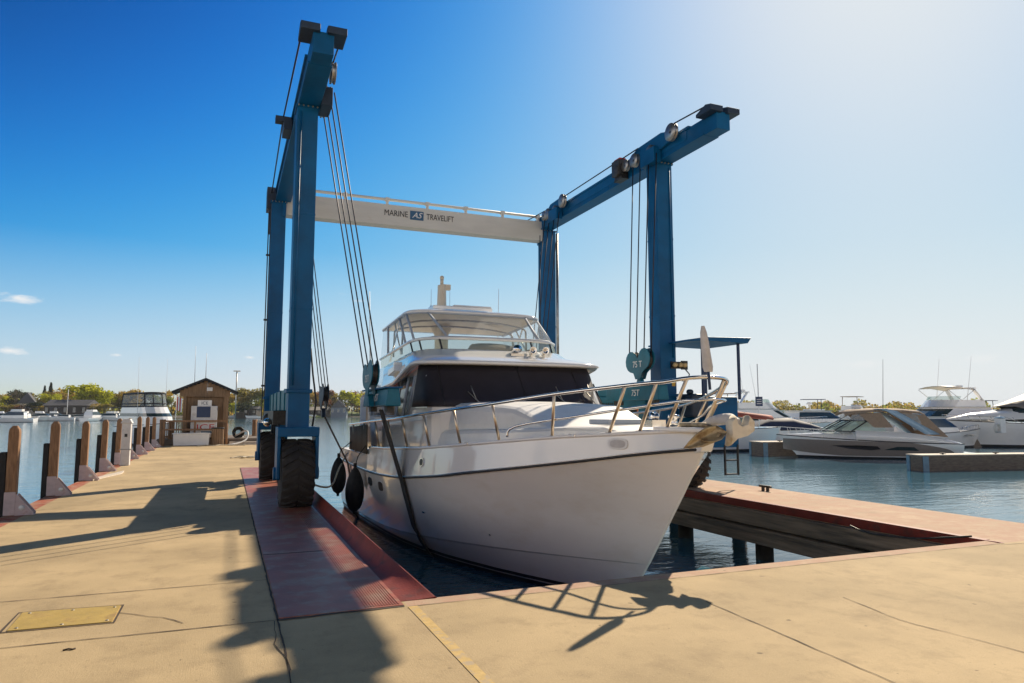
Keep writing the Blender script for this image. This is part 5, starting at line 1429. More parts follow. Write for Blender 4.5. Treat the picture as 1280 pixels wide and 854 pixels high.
def cruiser_taupe():
    L, B = 10.6, 3.3
    bow, stern = bearing(968, 45.0, WZ), bearing(1186, 43.2, WZ)
    c = (bow + stern) / 2; d = bow - stern
    t = thing('cabin_cruiser', 'taupe and white cabin cruiser with tan canvas canopy moored at the dock', 'cabin cruiser', c, math.atan2(d.y, d.x))
    L = d.length
    rows, X, hull = boat_hull(t, L, B, 1.42, 0.95, M['gelcoat'], rake=0.16, bottom='rub_black')
    def half(x, z):
        f = (x + L / 2) / L; h = B / 2 * (1 - max(0, (f - 0.42) / 0.58) ** 2.2) * (0.93 + 0.07 * min(1, f * 3)); zd = lerp(0.95, 1.42, f ** 1.6)
        lv = [(-.4, .35, 0), (0.02, .72, .25), (0.10, .74, .30), (0.20, .78, .36), (0.62, lerp(.8, 1, .62), .72), (0.78, .97, .84), (1.0, 1.0, 1.0)]
        zf = min(1, max(0.02, z / zd))
        for a, b in zip(lv, lv[1:]):
            if a[0] <= zf <= b[0]:
                q = (zf - a[0]) / (b[0] - a[0]); hf = lerp(a[1], b[1], q); lvv = lerp(a[2], b[2], q); break
        f2 = (x + L / 2) / (L - .16 * L * (1 - lvv)); f2 = min(f2, 1)
        h = B / 2 * (1 - max(0, (f2 - 0.42) / 0.58) ** 2.2) * (0.93 + 0.07 * min(1, f2 * 3))
        return max(h * hf, .01)
    # taupe flank panel: fine grid hugging the hull
    for sg in (-1, 1):
        mb = MB(); secs = []
        for k in range(41):
            x = lerp(-L / 2 * 0.90, L / 2 * 0.93, k / 40); u = k / 40
            zt = lerp(0.45, 1.02, min(1, u / 0.28) ** 0.6) + 0.16 * max(0, (u - .28) / .72)
            zb = 0.17 + 0.34 * max(0, (u - 0.62) / 0.38) ** 1.6
            secs.append([Vector((x, sg * (half(x, lerp(zb, zt, q)) + 0.014), lerp(zb, zt, q))) for q in (0, .25, .5, .75, 1)])
        if sg > 0: secs = secs[::-1]
        mb.loft(secs, caps=False); mb.build('flank_panel', M['taupe'], hull)
    side_panel(hull, [(lerp(-1, 1, f) * L / 2, z) for f, z in ((.45, .60), (.50, .54), (.62, .62), (.71, .80), (.58, .82), (.47, .78))], lambda x, z: half(x, z) + .06, M['rub_black'], 'hull_window', 0.03)
    side_panel(hull, [(lerp(-1, 1, f) * L / 2, z) for f, z in ((.24, .52), (.43, .56), (.36, .76), (.27, .74))], lambda x, z: half(x, z) + .02, M['glass'], 'hull_window', 0.012)
    rails(t, rows, X, 0.60, 0.985, 0.50, M['white'])
    # foredeck crown
    mb = MB(); secs = []
    for f, w, h in ((.99, .02, .02), (.9, .4, .12), (.78, .8, .28), (.66, 1.1, .42), (.55, 1.3, .52), (.40, 1.4, .55)):
        x = lerp(-1, 1, f) * L / 2; zd = lerp(.95, 1.42, f ** 1.6)
        secs.append([Vector((x, w * a, zd + h * b)) for a, b in ((-1, -.1), (-.95, .5), (-.7, .9), (0, 1), (.7, .9), (.95, .5), (1, -.1))])
    mb.loft(secs); mb.build('foredeck', M['gelcoat'], t)
    # coaming
    mb = MB(); secs = []
    for f in [k / 12 for k in range(13)]:
        ff = lerp(0.02, .58, f); x = lerp(-1, 1, ff) * L / 2; zd = lerp(.95, 1.42, ff ** 1.6)
        zt = zd + lerp(0.05, .58, min(1, f * 2.2) ** .7)
        secs.append([Vector((x, -B / 2 * .96, zd - .02)), Vector((x, -B / 2 * .86, zt)), Vector((x, B / 2 * .86, zt)), Vector((x, B / 2 * .96, zd - .02))])
    mb.loft(secs, closed=True); mb.build('coaming', M['gelcoat'], t)
    # windscreen
    zc = 1.88
    def wr(z, x1, w): return [Vector((-0.9, -w, z))] + [Vector((x1 - w * 1.1 + w * 1.1 * max(0, math.cos(a)) ** .8, w * math.sin(a), z)) for a in [-math.pi / 2 + math.pi * k / 10 for k in range(11)]] + [Vector((-0.9, w, z))]
    A, Bq = wr(1.66, 2.55, 1.36), wr(2.32, 1.35, 1.20)
    A[0].z = A[-1].z = 1.62
    wsn = MB().loft([A, Bq], caps=False).build('windscreen', M['screen'], t)
    mb = MB().tube(Bq, 0.055, 6); mb.tube(A, .035, 6)
    for k in (1, 3, 5, 7, 9, 11): mb.tube([A[k], Bq[k]], .04, 6)
    mb.build('windscreen_frame', M['rub_black'], wsn)
    # canopy and arch
    mb = MB(); secs = []
    for x, w, z in ((1.3, 1.05, 2.72), (0.7, 1.2, 2.90), (-0.6, 1.3, 2.98), (-2.0, 1.35, 2.95), (-2.9, 1.35, 2.86), (-3.2, 1.33, 2.7)):
        secs.append([Vector((x, w * a, z + .10 * b)) for a, b in ((-1, -1.2), (-.9, 0), (-.5, .8), (0, 1), (.5, .8), (.9, 0), (1, -1.2))])
    can = mb.loft(secs, caps=False).build('canopy', M['tan_canvas'], t, solid=0.03)
    # aft side curtains and rear curtain
    for sg in (-1, 1):
        mb = MB()._add([(-1.9, sg * 1.33, 2.84), (-3.2, sg * 1.33, 2.62), (-4.35, sg * 1.38, 1.35), (-3.4, sg * 1.38, 1.45)], [(0, 1, 2, 3)])
        mb.build('side_curtain', M['tan_canvas'], can, solid=0.02)
        mb = MB()._add([(-1.75, sg * 1.345, 2.78), (-2.7, sg * 1.345, 2.68), (-3.1, sg * 1.39, 1.72), (-2.5, sg * 1.39, 1.75)], [(0, 1, 2, 3)])
        mb.build('clear_panel', M['vinyl'], can, solid=0.008)
        mb = MB()._add([(0.55, sg * 1.25, 2.72), (-0.7, sg * 1.31, 2.8), (-1.35, sg * 1.32, 1.9), (-0.3, sg * 1.30, 1.9)], [(0, 1, 2, 3)])
        mb.build('side_curtain', M['tan_canvas'], can, solid=0.02)
        mb = MB()._add([(0.9, sg * 1.2, 2.68), (0.1, sg * 1.27, 2.74), (0.25, sg * 1.27, 2.3), (1.15, sg * 1.2, 2.34)], [(0, 1, 2, 3)])
        mb.build('clear_panel', M['vinyl'], can, solid=0.006)
    mb = MB()._add([(-3.2, -1.33, 2.62), (-3.2, 1.33, 2.62), (-4.35, 1.38, 1.35), (-4.35, -1.38, 1.35)], [(0, 1, 2, 3)]); mb.build('rear_curtain', M['tan_canvas'], can, solid=0.02)
    mb = MB()
    for sg in (-1, 1):
        mb.loft([[Vector((x0, sg * w, z)), Vector((x1, sg * w, z)), Vector((x1, sg * (w - .12), z)), Vector((x0, sg * (w - .12), z))] for x0, x1, w, z in ((-3.9, -3.1, 1.5, 1.5), (-2.7, -2.05, 1.46, 2.2), (-1.6, -1.0, 1.42, 2.9), (-1.1, -0.4, 1.30, 3.02))], closed=True)
    mb.box(-1.1, -.4, -1.3, 1.3, 2.98, 3.04)
    mb.build('radar_arch', M['boat_blue'], t)
    mb = MB().lathe([(0, 0), (.28, 0), (.30, .08), (.28, .22), (0, .24)], (0.25, -0.2, 3.07), n=16); mb.build('radar_dome', M['gelcoat'], t)
    MB().box(-L / 2 - .75, -L / 2 + .1, -1.3, 1.3, .30, .42).build('swim_platform', M['boat_blue'], t, bevel=.03)
    mb = MB()
    for sg in (-1, 1): mb.tube([(2.5, sg * .5, 1.62), (0.4, sg * 1.2, 2.7)], 0.018, 5); mb.tube([(0.4, sg * 1.2, 2.72), (1.3, sg * 1.05, 2.2)], .018, 5)
    mb.tube([(-1.0, 0.8, 3.05), (-1.15, 0.8, 6.1)], .02, 5, r2=.01)
    mb.build('canopy_frame', M['rub_black'], t)
    return t
cruiser_taupe()

def fly_yacht(label, c, rz, L, B, fb, fs, arch=True, bimini=None, hull_m=None, name='flybridge_yacht', cat='yacht'):
    t = thing(name, label, cat, c, rz)
    rows, X, hull = boat_hull(t, L, B, fb, fs, hull_m or M['gelcoat'])
    rails(t, rows, X, .6, .985, .6, M['chrome'])
    zd = fs + .1
    o, rg = house_block(t, 'deckhouse', [(zd, -L * .36, L * .20, B * .40), (zd + .7, -L * .36, L * .17, B * .40), (zd + 1.5, -L * .34, L * .06, B * .36), (zd + 1.62, -L * .36, L * .08, B * .40)], M['gelcoat'])
    window_band(o, rg, 1, .08, .92, 1, 9, M['glass']); window_band(o, rg, 0, .55, .95, 0, 2, M['glass']); window_band(o, rg, 0, .55, .95, 8, 10, M['glass'])
    o2, rg2 = house_block(t, 'flybridge', [(zd + 1.63, -L * .30, L * .05, B * .36), (zd + 2.25, -L * .30, L * .0, B * .34)], M['gelcoat'])
    MB().loft([[p + Vector((0, 0, 0)) for p in rg2[1][1:10]], [p + Vector((-.25, 0, .35)) for p in rg2[1][1:10]]], caps=False).build('windscreen', M['screen'], o2)
    if arch:
        mb = MB()
        for sg in (-1, 1): mb.bar((-L * .28, sg * B * .33, zd + 2.2), (-L * .22, sg * B * .30, zd + 3.3), .35, .1)
        mb.box(-L * .25, -L * .2, -B * .3, B * .3, zd + 3.28, zd + 3.4)
        mb.build('radar_arch', M['gelcoat'], t)
        MB().lathe([(0, 0), (.3, 0), (.32, .1), (.28, .22), (0, .24)], (-L * .22, 0, zd + 3.4), n=14).build('radar_dome', M['gelcoat'], t)
    if bimini is not None:
        mb = MB(); secs = []
        for x, z in ((-.22, 3.35), (-.1, 3.55), (.0, 3.5)):
            secs.append([Vector((L * x, B * .34 * a, zd + z - .2 * a * a)) for a in (-1, -.5, 0, .5, 1)])
        b_ = mb.loft(secs, caps=False).build('bimini_top', bimini, t, solid=.05)
        for sg in (-1, 1):
            mb = MB()
            for x in (-.22, 0.0): mb.tube([(L * (-.11), sg * B * .34, zd + 2.2), (L * x, sg * B * .34, zd + 3.2)], .025, 5)
            mb.build('bimini_frame', M['chrome'], b_)
    for sg in (-1, 1): MB().tube([(-L * .15, sg * B * .35, zd + 2.2), (-L * .2, sg * B * .37, zd + 6.2)], .025, 5, r2=.01).build('whip_aerial', M['white'], t)
    return t
AX = math.atan2(0.21, -0.977)                      # bows point left, parallel with the docks
sp = lambda u, d: bearing(u, d, WZ)
# white motor yacht behind the cruiser, right of centre: stern toward us
fly_yacht('white flybridge yacht with a beige bimini hoop behind the tan canopied cruiser', sp(1165, 64), AX + .1, 14.0, 4.6, 2.0, 1.6, bimini=M['cream'])
t = thing('motor_boat', 'white open sided cruiser with dark windscreen, bow to the right beside the pedestal', 'motor boat', sp(1165, 57), AX + math.pi)
rows, X, hull = boat_hull(t, 8.8, 3.0, 1.55, 1.05, M['gelcoat']); rails(t, rows, X, .62, .98, .35, M['chrome'])
o, rg = house_block(t, 'cabin', [(1.1, -2.8, 1.9, 1.2), (1.6, -2.8, 1.6, 1.2), (2.35, -2.6, 0.5, 1.05), (2.5, -3.2, .7, 1.2)], M['gelcoat']); window_band(o, rg, 1, .05, .95, 0, 10, M['glass'])
side_panel(hull, [(1.5, .95), (1.9, .93), (2.3, 1.0), (1.9, 1.07)], lambda x, z: 1.2, M['glass'], 'porthole', .3)
# big shrink wrapped boat at the right edge
t = thing('covered_yacht', 'large white yacht under a grey brown tarpaulin at the right edge', 'yacht', sp(1292, 58), AX - .25)
rows, X, hull = boat_hull(t, 15.5, 4.6, 2.2, 1.7, M['gelcoat']); rails(t, rows, X, .64, .98, .45, M['chrome'])
for k in (0, 1, 2): side_panel(hull, [(1 - 1.6 * k, 1.20), (1.5 - 1.6 * k, 1.20), (1.5 - 1.6 * k, 1.32), (1 - 1.6 * k, 1.32)], lambda x, z: 2.16, M['glass'], 'porthole', .06)
mb = MB(); secs = []
for f, w, z, e in ((.97, .25, 2.3, 2.2), (.86, 1.0, 2.75, 2.25), (.68, 1.8, 3.1, 2.25), (.62, 2.0, 3.3, 2.3)):
    x = lerp(-1, 1, f) * 7.75
    secs.append([Vector((x, w * a, lerp(e, z, b))) for a, b in ((-1, 0), (-.8, .6), (-.4, .92), (0, 1), (.4, .92), (.8, .6), (1, 0))])
mb.loft(secs); mb.build('foredeck_cabin', M['gelcoat'], t)
o, rg = house_block(t, 'windscreen_cabin', [(2.7, -2, 3.2, 1.7), (3.5, -2, 1.8, 1.5)], M['gelcoat']); window_band(o, rg, 0, .1, .9, 1, 9, M['glass'])
mb = MB(); secs = []
for x, w, z in ((3.4, .1, 3.35), (2.4, 1.2, 3.7), (0, 2.0, 4.7), (-3, 2.25, 5.4), (-7.5, 2.2, 5.3)):
    secs.append([Vector((x, w * a, lerp(3.3 if x > 2 else 2.6 + .25 * max(0, x), z, b))) for a, b in ((-1.05, 0), (-1, .25), (-.6, .7), (0, 1), (.6, .7), (1, .25), (1.05, 0))])
mb.loft(secs); mb.build('tarpaulin', M['shrink'], t)
# left group behind the operator's cab
t = thing('covered_boat', 'white runabout with a rolled faded red cover, moored beyond the operator cab', 'motor boat', sp(905, 52), AX + math.pi)
rows, X, hull = boat_hull(t, 9.0, 3.0, 1.75, 1.5, M['gelcoat'], bottom='rub_black')
mb = MB(); secs = []
for x, w, z in ((-2.5, 1.3, 2.75), (-1, 1.4, 2.85), (0.6, 1.35, 2.75), (2.4, 1.0, 2.55), (3.6, .5, 2.42)):
    secs.append([Vector((x, w * a, z + .14 * b)) for a, b in ((-1, -.8), (-.6, .6), (0, 1), (.6, .6), (1, -.8))])
mb.loft(secs, caps=False); mb.build('red_top', M['red_canvas'], t, solid=.12)
o, rg = house_block(t, 'windscreen', [(1.6, -1.6, 1.8, 1.2), (2.5, -1.6, 1.0, 1.1)], M['screen'])
mb = MB()
for sg in (-1, 1):
    mb.tube([(0.9, sg * 1.2, 2.7), (1.3, sg * 1.25, 1.7)], .04, 5); mb.tube([(-2.2, sg * 1.2, 2.7), (-2.3, sg * 1.25, 1.6)], .04, 5)
mb.build('cover_frame', M['red_canvas'], t)
fly_yacht('low white sport yacht with black window stripe behind the red covered boat', sp(960, 74), AX + math.pi - .1, 13, 4.0, 1.8, 1.5, arch=True)
t = thing('motor_boat', 'dark hulled cruiser with silver top left of the tan canopied cruiser', 'motor boat', sp(1025, 80), AX + math.pi + .1)
rows, X, hull = boat_hull(t, 12, 3.8, 2.0, 1.6, M['gelcoat'], band=M['navy_canvas'])
o, rg = house_block(t, 'cabin', [(1.6, -4.2, 2.6, 1.5), (2.1, -4.2, 2.2, 1.5), (2.9, -4.0, 0.6, 1.3), (3.05, -4.6, .9, 1.5)], M['gelcoat']); window_band(o, rg, 1, .05, .95, 0, 10, M['glass'])
mb = MB().tube([(-1.5, 0, 3.05), (-1.6, 0, 4.0)], .05, 6); mb.build('mast', M['white'], t); MB().lathe([(0, 0), (.3, 0), (.32, .12), (.25, .26), (0, .28)], (-1.6, 0, 3.7), n=12).build('radar_dome', M['gelcoat'], t)
t = thing('motor_boat', 'navy canvassed runabout lying between the red covered boat and the taupe cruiser', 'motor boat', sp(985, 62), AX + math.pi)
rows, X, hull = boat_hull(t, 8.5, 2.8, 1.5, 1.25, M['gelcoat'])
mb = MB(); secs = []
for x, w, z in ((-3.8, 1.2, 1.55), (-2.4, 1.35, 2.25), (-.2, 1.3, 2.35), (1.4, 1.2, 1.95), (2.6, .8, 1.6)):
    secs.append([Vector((x, w * a, lerp(1.2, z, b))) for a, b in ((-1.02, 0), (-.95, .6), (-.5, .95), (0, 1), (.5, .95), (.95, .6), (1.02, 0))])
mb.loft(secs); mb.build('boat_cover', M['navy_canvas'], t)
# blue post sign with a mast
t = thing('dock_sign', 'small blue dock sign on a slim white pole', 'sign', bearing(947, 56, WZ))
p0 = bearing(947, 56, 0)
MB().cyl((p0.x, p0.y, WZ - 1), (p0.x, p0.y, 5.6), 0.04, 8).build('pole', M['white'], t, world=True)
mb = MB().cbox((p0.x, p0.y - .06, 2.6), (.55, .05, .75), rz=-R(28)); mb.build('sign_board', M['blue_letters'], t, world=True)
mb = MB()
for k in range(3): mb.cbox((p0.x - .018, p0.y - .095, 2.42 + .17 * k), (.36, .01, .05), rz=-R(28))
mb.build('sign_marks', M['white'], t, world=True)

# cruiser with the black canopy behind the posts
t = thing('canopied_cruiser', 'white cruiser with a black framed clear canopy moored behind the hut railing', 'motor boat', bearing(192, 60, WZ), R(-90 + 22 + 6)); t.scale = (0.85, 0.68, 1)
rows, X, hull = boat_hull(t, 11.5, 3.6, 2.0, 1.6, M['gelcoat'])
o, rg = house_block(t, 'cabin', [(1.7, -4.5, 3.0, 1.62), (2.4, -4.5, 2.6, 1.62), (3.28, -4.3, 1.6, 1.5)], M['gelcoat'])
window_band(o, rg, 1, .1, .4, 0, 10, M['glass'])
A = [p + Vector((-.1, 0, .04)) for p in rg[2]]; Bq = [Vector((p.x * .94 - .3, p.y * .92, 4.42 + .06 * math.cos(p.y))) for p in rg[2]]
e_ = MB().loft([A, Bq], caps=False).build('clear_canopy', M['vinyl'], t)
mb = MB().tube(A, .07, 6); mb.tube([p.lerp(q, .22) for p, q in zip(A, Bq)], .05, 6); mb.tube(Bq, .08, 6)
for k in (0, 2, 4, 6, 8, 10): mb.tube([A[k], Bq[k]], .06, 6)
mb.build('canopy_frame', M['black_canvas'], e_)
mb = MB()._add([p + Vector((0, 0, .03)) for p in Bq] + [Vector((p.x * .8, p.y * .6, 4.56)) for p in Bq], [(k, (k + 1) % 11, 11 + (k + 1) % 11, 11 + k) for k in range(11)] + [tuple(range(11, 22))]); mb.build('canopy_roof', M['black_canvas'], e_)
for sg in (-1, 1): MB().tube([(0, sg * 1.7, 2.2), (-.2, sg * 1.75, 7.5)], .03, 5, r2=.012).build('whip_aerial', M['white'], t)
# red white striped marker seen between that cruiser and the hut
t = thing('flag', 'small red and white flag beside the black canopied cruiser', 'flag', bearing(222, 56, 0))
p0 = bearing(222, 56, 0); MB().cyl((p0.x, p0.y, -.5), (p0.x, p0.y, 3.1), .03, 6).build('pole', M['white'], t, world=True)
mb = MB()
for k in range(4): mb.slot(k % 2); mb.box(p0.x + .03 + .1 * k, p0.x + .13 + .1 * k, p0.y - .015, p0.y + .015, 1.9 - .05 * k, 3.0 - .05 * k)
mb.build('cloth', [M['red_letters'], M['white']], t, world=True)

# ================================================================ MARINA DOCKS (right)
DD = Vector((0.977, -0.21, 0)); DN = Vector((0.21, 0.977, 0))
def dock(label, p, L, W, ztop, h, bumper=True):
    t = thing('floating_dock', label, 'dock', (p.x, p.y, WZ), math.atan2(DD.y, DD.x))
    zt = ztop - WZ
    MB().box(0, L, 0, W, zt - h, zt - .06).build('dock_frame', M['dock_timber'], t, bevel=.02)
    MB().box(-.04, L, -.06, W + .06, zt - .058, zt).build('deck_boards', M['dock_top'], t, bevel=.01)
    if bumper:
        MB().box(-.06, -.002, W - .2, W, zt - h, zt - .07).build('corner_bumper', M['dock_pale'], t)
        MB().box(.05, .35, -.05, -.002, zt - h, zt - .07).build('corner_bumper', M['dock_pale'], t)
    mb = MB()
    for k in range(int(L / 3)): 
        mb.bar((1.2 + k * 3, .2, zt + .06), (1.5 + k * 3, .2, zt + .06), .05); mb.box(1.32 + k * 3, 1.38 + k * 3, .17, .23, zt + .001, zt + .05)
    mb.build('cleat_row', M['dark_metal'], t)
    return t
e1 = bearing(1146, 34.0, 0)
dock('near floating dock end with pale blue corner bumper, right foreground water', e1, 16, 0.95, -.33, .9)
e2 = bearing(1080, 56, 0); dock('longer timber dock carrying the white pedestal behind the taupe cruiser', e2, 40, 2.0, .12, 1.5, False)
e3 = bearing(950, 45.5, 0); dock('short dock end at the bow of the taupe cruiser', e3, 3.2, 1.6, -.18, .95)
pp = bearing(1246, 55.0, .12)
t = thing('power_pedestal', 'white pedestal with a hose reel on the long timber dock', 'power pedestal', pp)
MB().box(pp.x - .3, pp.x + .3, pp.y - .25, pp.y + .25, .12, 1.25).build('pedestal_body', M['white'], t, world=True, bevel=.03)
MB().lathe([(0, .2), (.36, .05), (.4, 0), (0, -.02)], (pp.x, pp.y, 1.27), n=14).build('cap', M['boat_blue'], t, world=True)
mb = MB()
for k in range(4): mb.tube([(pp.x - .55 + .26 * math.cos(a), pp.y - .2 + .06 * k, .5 + .34 * math.sin(a)) for a in [2 * math.pi * q / 16 for q in range(16)]], .03, 5, closed=True)
mb.build('hose_reel', M['hose'], t, world=True)
mb = MB().lathe([(0, -.22), (.15, -.2), (.2, 0), (.15, .2), (0, .22)], tuple(bearing(1205, 60, .6)), 'X', 12)
tag(mb.build('mooring_buoy', mat('lime buoy vinyl', (.5, .6, .04), .5)), 'small lime yellow fender at the bow of the white open cruiser', 'fender')
# ================================================================ FAR SHORE: boats, houses, trees
def small_boat(style):
    L = (8.5, 10.5, 12.0, 7.0)[style]; B = L * .3
    t = thing('moored_boat', '', 'motor boat', (0, 0, 0), group='small white boats moored in the harbour')
    rows, X, hull = boat_hull(t, L, B, 1.5, 1.1, M['gelcoat'])
    hh = (1.0, 1.5, 2.0, .6)[style]
    o, rg = house_block(t, 'cabin', [(1.1, -L * .3, L * .22, B * .4), (1.1 + hh * .45, -L * .3, L * .2, B * .4), (1.1 + hh, -L * .28, L * .06, B * .34), (1.16 + hh, -L * .32, L * .08, B * .38)], M['gelcoat'])
    window_band(o, rg, 1, .05, .95, 0, 10, M['glass'])
    if style in (1, 2):
        o2, r2 = house_block(t, 'flybridge', [(1.17 + hh, -L * .24, L * .03, B * .32), (1.8 + hh, -L * .24, 0, B * .3)], M['gelcoat'])
        mb = MB()
        for sg in (-1, 1): mb.tube([(-L * .2, sg * B * .3, 1.7 + hh), (-L * .2, sg * B * .28, 3.1 + hh)], .05, 5)
        mb.box(-L * .26, L * .02, -B * .3, B * .3, 3.1 + hh, 3.18 + hh); mb.build('bimini_top', M['navy_canvas'] if style == 1 else M['tan_canvas'], t)
    return t
protos = [small_boat(s) for s in range(4)]
rb = random.Random(11)
spots = [(-20, 215, 2, 3.0), (18, 205, 2, 3.05), (52, 260, 3, .4), (64, 255, 0, 2.8), (75, 262, 1, .3), (88, 250, 0, 3.2), (103, 258, 3, .2), (110, 250, 1, 2.9), (121, 235, 2, 1.2), (131, 262, 0, .5), (141, 255, 1, 3.0), (148, 262, 3, .2), (156, 250, 0, 3.3),
         (300, 360, 0, .2), (318, 330, 3, 3.1), (388, 420, 0, .1), (36, 250, 0, .2), (96, 266, 3, 3.0), (8, 255, 1, .3), (27, 232, 1, 3.0), (46, 236, 0, .1), (58, 240, 1, .2), (70, 243, 3, 3.1), (80, 238, 0, 3.0), (93, 244, 3, .3), (107, 242, 0, 0.1), (115, 246, 3, 2.9), (127, 244, 3, .4), (136, 240, 1, 3.1), (12, 228, 0, 3.1), (1003, 98, 1, 2.6), (1068, 104, 2, .4), (1112, 92, 0, 2.7), (1236, 108, 1, .3), (893, 88, 2, 1.9), (1185, 112, 0, 2.9)]
names = ['at the far left edge of the photo', 'long and low, second from the left edge', 'short, behind the second post', 'with a low cabin above the second post', 'with a bimini between the second and third post', 'with a low cabin left of the dark house',
         'tiny, below the dark house', 'with a bimini below the dark house', 'with a tall flybridge seen bow on below the yellow green trees', 'right of the tall flybridge boat', 'with a bimini above the power pedestal', 'tiny, just right of the power pedestal',
         'left of the black canopied cruiser', 'seen right of the hut below the light pole', 'close to the hoist column on the far water', 'seen between the hoist column and the yacht', 'between the two leftmost posts', 'low, left of the tall flybridge boat', 'with a bimini above the first post', 'with a bimini, in the front row between the first two posts', 'low, in the front row left of the second post', 'with a bimini right of the second post', 'tiny, in the front row left of the mast', 'low, right under the bare mast', 'tiny, under the right end of the dark house', 'low, left of the tall flybridge boat at its stern', 'tiny, tucked beside the tall flybridge boat', 'tiny, right of the tall flybridge boat', 'with a bimini, in the front row left of the pedestal', 'low and close, at the first post', 'on the right, with a bimini behind the taupe cruiser bow', 'on the right, with a tall flybridge behind the tan canopy', 'on the right, low, just behind the tan canopy end', 'on the right, with a bimini left of the tarpaulin covered yacht', 'on the right, with a tall flybridge behind the operator cab', 'on the right, low, behind the white flybridge yacht']
for i, (u, d, s, rz) in enumerate(spots):
    first = 'used' not in protos[s].keys()
    o = protos[s] if first else dup(protos[s], (0, 0, 0), 0)
    protos[s]['used'] = 1
    o.location = bearing(u, d, WZ); o.rotation_euler = (0, 0, rz)
    o['label'] = ('white far shore boat ' if u < 600 else 'white moored boat ') + names[i]
for o in list(bpy.data.objects):
    if 'used' in o.keys(): del o['used']
# masts of far sailing boats
for u, d, h, lb in ((85, 245, 11, 'bare sailing mast standing in front of the dark house'),):
    t = thing('sailing_boat', lb, 'sailing boat', bearing(u, d, WZ))
    rows, X, hull = boat_hull(t, 9, 2.6, 1.2, 1.0, M['gelcoat'])
    MB().cyl((0.4, 0, 1), (0.4, 0, h), .10, 6).build('mast', M['white'], t); MB().cyl((.4, 0, 2), (-3.2, 0, 2), .07, 6).build('boom', M['white'], t)
t = thing('light_pole', 'tall slim light pole with crosswise lamp head behind the hut', 'street lamp', bearing(296, 150, WZ + .5))
p0 = bearing(296, 150, 0)
MB().cyl((p0.x, p0.y, -.6), (p0.x, p0.y, 10.6), .12, 8).build('pole', M['steel'], t, world=True)
MB().box(p0.x - .7, p0.x + .7, p0.y - .2, p0.y + .2, 10.5, 10.75).build('lamp_head', M['steel'], t, world=True)
# long low floating dock on the far side
mb = MB(); a, b = bearing(-60, 246, 0), bearing(160, 246, 0)
mb.bar((a.x, a.y, WZ + .3), (b.x, b.y, WZ + .3), 2.0, .7); tag(mb.build('far_dock', M['dock_timber']), 'long low dark dock under the far shore boats', 'dock')
# houses
def far_house(label, u, d, w, dp, h, roof, wall_m, roof_m, rz=0.0, z0=0.4):
    p = bearing(u, d, z0)
    t = thing('shore_house', label, 'house', p, -YAW + rz)
    MB().box(-w / 2, w / 2, 0, dp, -2, h).build('wall', wall_m, t)
    r_ = MB().prism([(-w / 2 - .5, h + 0.01), (w / 2 + .5, h + 0.01), (w / 2 - w * .0, h + .2), (0, h + roof), (-w / 2, h + .2)], -.5, dp + .5, 'Y').build('roof', roof_m, t) if rz else MB().prism([(-.6, h + 0.01), (dp + .6, h + 0.01), (dp / 2, h + roof)], -w / 2 - .5, w / 2 + .5, 'X').build('roof', roof_m, t)
    for k in range(max(2, int(w / 3))):
        x = lerp(-w / 2 + 1, w / 2 - 1, k / max(1, int(w / 3) - 1))
        f = MB().box(x - .55, x + .55, -.06, -.005, h * .35, h * .8).build('window', M['stone'] if wall_m is M['house_dark'] else M['white'], t)
        MB().box(x - .45, x + .45, -.09, -.062, h * .38, h * .77).build('pane', M['glass'], f)
    return t
far_house('dark stained waterside house under the yellow green trees', 84, 282, 17, 9, 4.2, 2.4, M['house_dark'], M['grey_roof'])
far_house('pale cottage with a steep gable on the far left shore', 36, 320, 7, 9, 5.5, 5.0, M['stone'], M['grey_roof'], rz=.5)
far_house('grey roofed house at the left edge among trees', 5, 345, 14, 9, 5, 3.2, M['stone'], M['grey_roof'])
far_house('low tan house behind the moored boats left of the dark house', 62, 310, 10, 7, 3.5, 2.2, M['stone'], M['grey_roof'])
far_house('blue grey boathouse with gable on the lawn beyond the yacht', 424, 432, 9, 9, 4.5, 4.5, M['house_grey'], M['grey_roof'], rz=.1)
far_house('low brown house on the lawn right of the hoist column', 396, 432, 14, 8, 2.8, 2.2, M['house_dark'], M['stone'])
far_house('dark green boat shed at the water beyond the hut', 309, 345, 10, 8, 3.2, 1.4, M['house_dark'], M['grey_roof'])
# trees: shared crown shapes, a colour for each kind
def foliage(name, col, var=.45):
    m, n, l, b = node_mat(name)
    t = n.new('ShaderNodeTexCoord'); nz_ = n.new('ShaderNodeTexNoise'); nz_.inputs['Scale'].default_value = .55; nz_.inputs['Detail'].default_value = 6
    l.new(t.outputs['Object'], nz_.inputs['Vector'])
    cr = n.new('ShaderNodeValToRGB'); cr.color_ramp.elements[0].position = .35; cr.color_ramp.elements[1].position = .65
    cr.color_ramp.elements[0].color = (*[c * (1 - var) for c in col], 1); cr.color_ramp.elements[1].color = (*[c * (1 + var) for c in col], 1)
    l.new(nz_.outputs['Fac'], cr.inputs['Fac']); l.new(cr.outputs[0], b.inputs['Base Color'])
    b.inputs['Roughness'].default_value = .7; b.inputs['Specular IOR Level'].default_value = .2
    # leaves let some light through
    tr = n.new('ShaderNodeBsdfTranslucent'); l.new(cr.outputs[0], tr.inputs['Color'])
    mx = n.new('ShaderNodeMixShader'); mx.inputs[0].default_value = .6
    l.new(b.outputs[0], mx.inputs[1]); l.new(tr.outputs[0], mx.inputs[2]); l.new(mx.outputs[0], n['Material Output'].inputs['Surface'])
    return m
